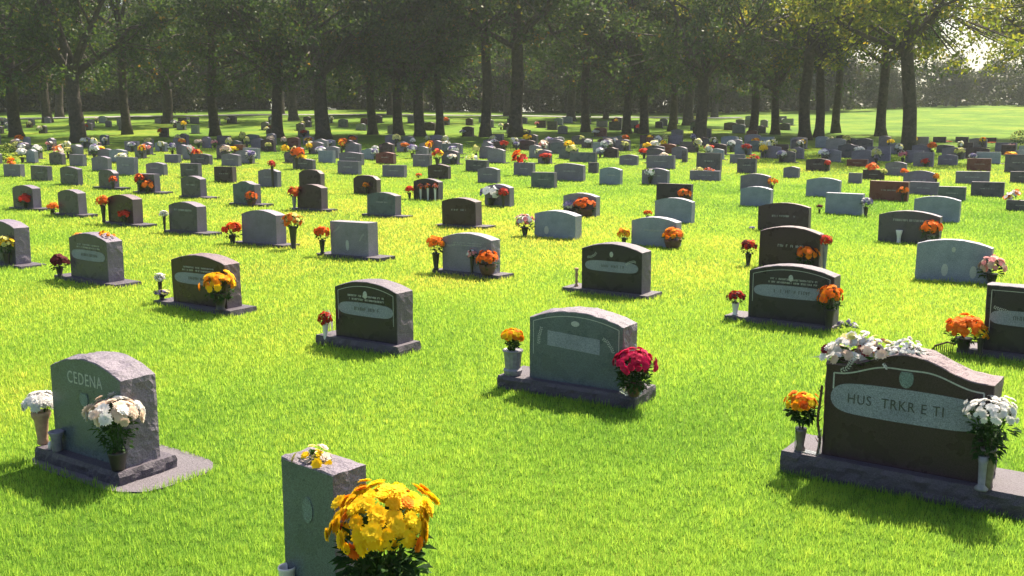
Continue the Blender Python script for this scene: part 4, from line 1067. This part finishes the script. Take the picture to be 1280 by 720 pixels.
def tree_meshes(seed, H, fork, r0, spread, nl, nleaf, lsize, mat, low=12, lean=0, skirt=0):
    r0 *= .88
    rng = random.Random(seed); b = MB(); tips = []; rads = []
    def limb(p, d, L, r, depth):
        pts = [p]; q = p.copy(); dd = d.copy(); k = 5
        for i in range(k):
            dd = (dd + Vector((rng.uniform(-.22, .22), rng.uniform(-.22, .22), rng.uniform(-.08, .14)))).normalized()
            q = q + dd * L / k; pts.append(q)
        b.tube(pts, [r * (1 - .55 * i / k) for i in range(k + 1)], 8 if depth < 1 else 5)
        if depth >= 1:
            tips.extend([pts[-1], pts[3]]); rads.extend([rng.uniform(1.2, 2.1), rng.uniform(1.0, 1.6)])
        if depth < 2:
            for i in range(4 if depth == 0 else 3):
                f = rng.choice(pts[2:]) if i else pts[-1]
                az = rng.uniform(0, 6.28); nd = (dd * .8 + Vector((math.cos(az), math.sin(az), rng.uniform(-.25, .6)))).normalized()
                limb(f, nd, L * rng.uniform(.45, .7), r * .45, depth + 1)
    pts = []; rr = []
    for i in range(9):
        z = fork * i / 8; pts.append(Vector((lean * z + .1 * math.sin(z * .8 + seed), .1 * math.cos(z * .7 + seed), z - .15)))
        rr.append(r0 * (1 + .45 * math.exp(-z / .5) - .16 * i / 8))
    b.tube(pts, rr, 14)
    top = pts[-1]
    for i in range(nl):
        az = 2 * math.pi * i / nl + rng.uniform(-.4, .4); el = math.radians(rng.uniform(low, 70) if i % 2 else rng.uniform(low, low + 25))
        limb(top - Vector((0, 0, rng.uniform(0, .8))), Vector((math.cos(az) * math.cos(el), math.sin(az) * math.cos(el), math.sin(el))), spread * rng.uniform(.75, 1.1), r0 * .5, 0)
    for i in range(2):      # leaders
        limb(top, Vector((rng.uniform(-.25, .25), rng.uniform(-.25, .25), 1)).normalized(), (H - fork) * .7, r0 * .6, 0)
    for i in range(skirt):      # hanging outer sprays
        az = rng.uniform(0, 6.28); rr_ = spread * rng.uniform(.45, 1.25); zc = fork + rng.uniform(-2.4, 2.4) + .12 * rr_
        c_ = Vector((top.x + rr_ * math.cos(az), rr_ * math.sin(az), zc)); tips.append(c_); rads.append(rng.uniform(.9, 1.7))
        b.tube([c_ * .55 + Vector((top.x, top.y, fork + 2.6)) * .45, c_ * .85 + Vector((0, 0, .6)) + Vector((top.x, top.y, fork)) * .12, c_], [.07, .04, .02], 4)
    nr = np.random.default_rng(seed)
    V_, F_ = leaves_np(nr, [tuple(t) for t in tips], np.array(rads), nleaf, lsize)
    V_[:, 2] = np.maximum(V_[:, 2], .3)
    return b.mesh([M_bark], True), mesh_np(V_, F_, [mat])
VAR = {
 'oak':   tree_meshes(1, 19, 6.2, .70, 7.5, 6, 17000, .34, M_crown, 14, skirt=34),
 'oak2':  tree_meshes(2, 18, 5.4, .66, 7.8, 6, 17000, .34, M_crown, 12, skirt=34),
 'tall':  tree_meshes(3, 22, 10.5, .52, 5.5, 5, 13000, .34, M_crown, 8, skirt=34),
 'tall2': tree_meshes(4, 21, 8.0, .60, 6.0, 5, 15000, .34, M_crown, 5, skirt=34),
 'gold':  tree_meshes(5, 18, 8.6, .55, 7.5, 6, 17000, .32, M_crown_g, 6, .0, 40),
 'lean':  tree_meshes(6, 17, 7.8, .56, 7.0, 6, 17000, .32, M_crown_g, 6, -.10, 40),
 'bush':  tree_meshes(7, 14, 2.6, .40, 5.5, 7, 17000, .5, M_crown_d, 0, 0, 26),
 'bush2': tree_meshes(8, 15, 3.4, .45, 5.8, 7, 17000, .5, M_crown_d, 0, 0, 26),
}
def tree(var, p, rz, s, label, group, nm='oak_tree', cat='tree', sr=1.0):
    T = thing(nm, label, cat, p, rz, group); T.scale = (s * sr, s * sr, s)
    obj('trunk', VAR[var][0], T); obj('crown', VAR[var][1], T); return T
FRONT = [  # u, v at base, variant, scale, girth, label
 (97, 179, 'oak', 1.0, 1.0, 'thick dark forked oak, first big trunk from the left'),
 (268, 170, 'tall2', .9, .9, 'slim tree between the two thickest left oaks'),
 (348, 172, 'oak2', .95, .8, 'dark oak just left of the widest left trunk'),
 (403, 174, 'oak2', 1.05, 1.05, 'widest oak trunk in the left half, forking low into heavy limbs'),
 (465, 168, 'tall2', .9, .7, 'slim dark tree right of the widest left oak'),
 (498, 169, 'oak', .85, .75, 'dark short-trunked tree left of the close pair of trunks'),
 (524, 170, 'oak2', .85, .9, 'stout leaning-shadow tree, left of the close pair of trunks'),
 (549, 169, 'tall', .85, .85, 'narrow dark trunk, right member of a close pair left of centre'),
 (608, 171, 'tall', 1.0, 1.0, 'tall straight slender tree left of the big forked one at centre'),
 (646, 171, 'tall2', 1.1, 1.15, 'big tree at centre forking high into steep limbs'),
 (731, 165, 'tall2', .9, .75, 'small dark trunk, first right of the central forked tree'),
 (784, 167, 'oak2', .85, .6, 'left of two dark trunks right of centre'),
 (804, 167, 'oak', .85, .65, 'right of two dark trunks right of centre'),
 (876, 177, 'oak', .92, .75, 'broad-based dark trunk between centre and the right group'),
 (942, 168, 'tall2', .9, .7, 'dark trunk opening the right group'),
 (968, 168, 'oak2', .85, .6, 'second dark trunk of the right group'),
 (1005, 175, 'gold', .95, 1.2, 'wide trunk of the right group with hanging yellow-green crown'),
 (1023, 172, 'gold', .9, .9, 'narrower trunk touching the wide one of the right group'),
 (1101, 170, 'tall2', .95, .85, 'pale hazy trunk left of the nearest leaning tree'),
 (1137, 189, 'lean', 1.0, 1.0, 'nearest tree at right, leaning left, with golden crown'),
 (1298, 172, 'gold', .9, .6, 'golden-leaved tree right of the leaning one, trunk just outside the frame'),
]
for i, (u, v, var, s, g, lab) in enumerate(FRONT):
    tree(var, at(u, v), i * 2.1 + .4 if var != 'lean' else .35, s, lab, 'tall trees along the cemetery edge', sr=1.0).scale = (s * (.6 + .4 * g), s * (.6 + .4 * g), s)
EX = [(20, 171, 'oak2', 1.0), (158, 168, 'tall', .95), (-120, 176, 'oak', 1.05), (1370, 182, 'gold', 1.0), (1400, 174, 'gold', .9), (-40, 168, 'oak2', 1), (841, 164, 'tall', .9), (1045, 166, 'tall', .9)]
EXL = ['oak partly cut by the left photo edge', 'slim trunk right of the first big left oak', 'oak just beyond the left photo edge',
       'golden tree just beyond the right photo edge', 'golden tree farther beyond the right photo edge', 'dark oak at the extreme left', 'slim hazy trunk left of the broad-based one',
       'slim trunk between the right group and the hazy pale one']
for i, (u, v, var, s) in enumerate(EX):
    T = tree(var, at(u, v), i * 1.7, s, EXL[i], 'tall trees along the cemetery edge')
fr = random.Random(3)
for k in range(14):  # extra trees added to throw shade on the lawn behind the front row
    x = -76 + 108 * (k + .5 + fr.uniform(-.35, .35)) / 14; y = [116, 146, 128, 138][k % 4] + fr.uniform(-4, 4)
    tree(['oak2', 'tall2', 'oak', 'bush2'][k % 4], (x, y, Z(x, y) - .1), fr.uniform(0, 6), fr.uniform(.85, 1.05), 'added shade tree standing on the lawn between the front trees and the dark woods', 'added shade trees behind the front trees')
bi = 0
for row, (yy, n_, hs) in enumerate([(166, 24, 1.0), (178, 22, 1.15), (194, 20, 1.25)]):
    for k in range(n_):
        x = -135 + 270 * (k + .5 + fr.uniform(-.35, .35)) / n_; y = yy + fr.uniform(-4, 4)
        s = hs * fr.uniform(.85, 1.12)
        if x > 52: s *= .5
        elif x < 20: s *= 1.15
        var = 'bush' if (k + row) % 2 else 'bush2'
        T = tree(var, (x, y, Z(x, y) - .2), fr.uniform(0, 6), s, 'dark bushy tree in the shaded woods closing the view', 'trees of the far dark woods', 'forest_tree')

# dense understorey closing the woods: nobody could count its stems
nr = np.random.default_rng(21)
ux = nr.uniform(-230, 230, 1700); uy = nr.uniform(168, 205, 1700)
uc = np.stack([ux, uy, ZN(ux, uy) + nr.uniform(.0, 1, 1700) ** 1.6 * 7], -1)
V_, F_ = leaves_np(nr, uc, nr.uniform(1.2, 2.8, 1700), 130000, .8)
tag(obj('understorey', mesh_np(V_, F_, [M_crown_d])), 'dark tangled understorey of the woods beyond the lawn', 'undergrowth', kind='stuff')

# ------------------------------------------------------------------ grass blades (one uncountable mass)
def grass(N, dmin, dmax):
    rg = np.random.default_rng(5)
    d = np.exp(rg.uniform(math.log(dmin), math.log(dmax), N)); th = rg.uniform(-.88, .88, N)
    x = d * np.sin(th) + rg.normal(0, .02, N); y = d * np.cos(th)
    keep = np.ones(N, bool); edge = np.zeros(N)
    for (c, w_, dd, yaw) in FOOT:
        if c.y > dmax: continue
        ex, ey = x - c.x, y - c.y; ca, sa = math.cos(yaw), math.sin(yaw)
        lx = ex * ca + ey * sa; ly = -ex * sa + ey * ca
        edge = np.maximum(edge, np.clip(1 - np.maximum(np.maximum(np.abs(lx) - w_ / 2, np.abs(ly) - dd / 2), 0) / .10, 0, 1))
        keep &= ~((np.abs(lx) < w_ / 2 - .005) & (np.abs(ly) < dd / 2 - .005))
    x, y, d, edge = x[keep], y[keep], d[keep], edge[keep]; n = len(x)
    z = ZN(x, y)
    def vn(s, seed):      # cheap smooth noise
        r_ = np.random.default_rng(seed); o = np.zeros(n)
        for _ in range(7):
            a_ = r_.uniform(0, 6.28); f_ = s * r_.uniform(.6, 1.7); o += np.sin((x * math.cos(a_) + y * math.sin(a_)) * f_ + r_.uniform(0, 6.28))
        return o / 7
    clump = vn(11, 1) * .45 + vn(34, 2) * .75
    h = (.040 + .010 * rg.normal(size=n) + .034 * clump) * np.clip(1 + (d - 8) * .01, .9, 1.3)
    h = np.clip(h, .012, .09) * (1 + .6 * edge * rg.uniform(0, 1, n))
    wd = .0048 * np.clip(d / 6.0, .9, 7) * rg.uniform(.7, 1.4, n)
    az = rg.uniform(0, 6.28, n); ln = h * np.abs(rg.normal(.3, .22, n)); la = rg.uniform(0, 6.28, n)
    ca, sa = np.cos(az) * wd / 2, np.sin(az) * wd / 2
    B = np.stack([x, y, z - .003], -1); S_ = np.stack([ca, sa, np.zeros(n)], -1)
    Tp = B + np.stack([ln * np.cos(la), ln * np.sin(la), h], -1)
    V_ = np.stack([B - S_, B + S_, Tp + S_ * .25, Tp - S_ * .25], 1).reshape(-1, 3)
    me = mesh_np(V_, np.arange(4 * n).reshape(n, 4), [M_grass], name='grass')
    tint = np.clip(.5 + .5 * vn(.22, 3) + .30 * vn(1.1, 4) + .34 * clump + rg.normal(0, .12, n) , 0, 1)
    at_ = me.attributes.new('tint', 'FLOAT', 'POINT'); at_.data.foreach_set('value', np.repeat(tint, 4).astype(np.float32))
    return tag(obj('grass', me), 'short bright green turf blades growing over the whole lawn', 'grass', kind='stuff')
m, n, l, b = new_mat('grass blades'); M_grass = m
at_n = n.new('ShaderNodeAttribute'); at_n.attribute_name = 'tint'
r = ramp(n, [(.13, .29, .04), (.26, .46, .06), (.38, .52, .07), (.54, .54, .10)], [.0, .32, .74, 1.0]); l.new(at_n.outputs['Fac'], r.inputs[0])
l.new(r.outputs[0], b.inputs['Base Color']); b.inputs['Roughness'].default_value = .5; b.inputs['Specular IOR Level'].default_value = .25
tr = n.new('ShaderNodeBsdfTranslucent'); tc = n.new('ShaderNodeMixRGB'); tc.blend_type = 'MULTIPLY'; tc.inputs[0].default_value = 1; tc.inputs[2].default_value = (1.3, 1.15, 1.0, 1)
l.new(r.outputs[0], tc.inputs[1]); l.new(tc.outputs[0], tr.inputs[0]); mx = n.new('ShaderNodeMixShader'); mx.inputs[0].default_value = .6
l.new(b.outputs[0], mx.inputs[1]); l.new(tr.outputs[0], mx.inputs[2]); l.new(mx.outputs[0], n['Material Output'].inputs[0])
grass(1850000, 4.0, 80)

# ------------------------------------------------------------------ haze
b = MB(); b.box(-1600, -400, -1.5, 1600, 1600, 48)
m = bpy.data.materials.new('haze'); m.use_nodes = True; n = m.node_tree.nodes; n.remove(n['Principled BSDF'])
pv = n.new('ShaderNodeVolumePrincipled'); pv.inputs['Color'].default_value = (.88, .94, 1.0, 1); pv.inputs['Density'].default_value = .00031
pv.inputs['Anisotropy'].default_value = .45
m.node_tree.links.new(pv.outputs[0], n['Material Output'].inputs['Volume'])
tag(obj('haze', b.mesh([m])), 'thin pale haze filling the air of the cemetery', 'haze', kind='stuff')
print('far stones', nfar, 'far flowers', nfl, 'objects', len(bpy.data.objects))
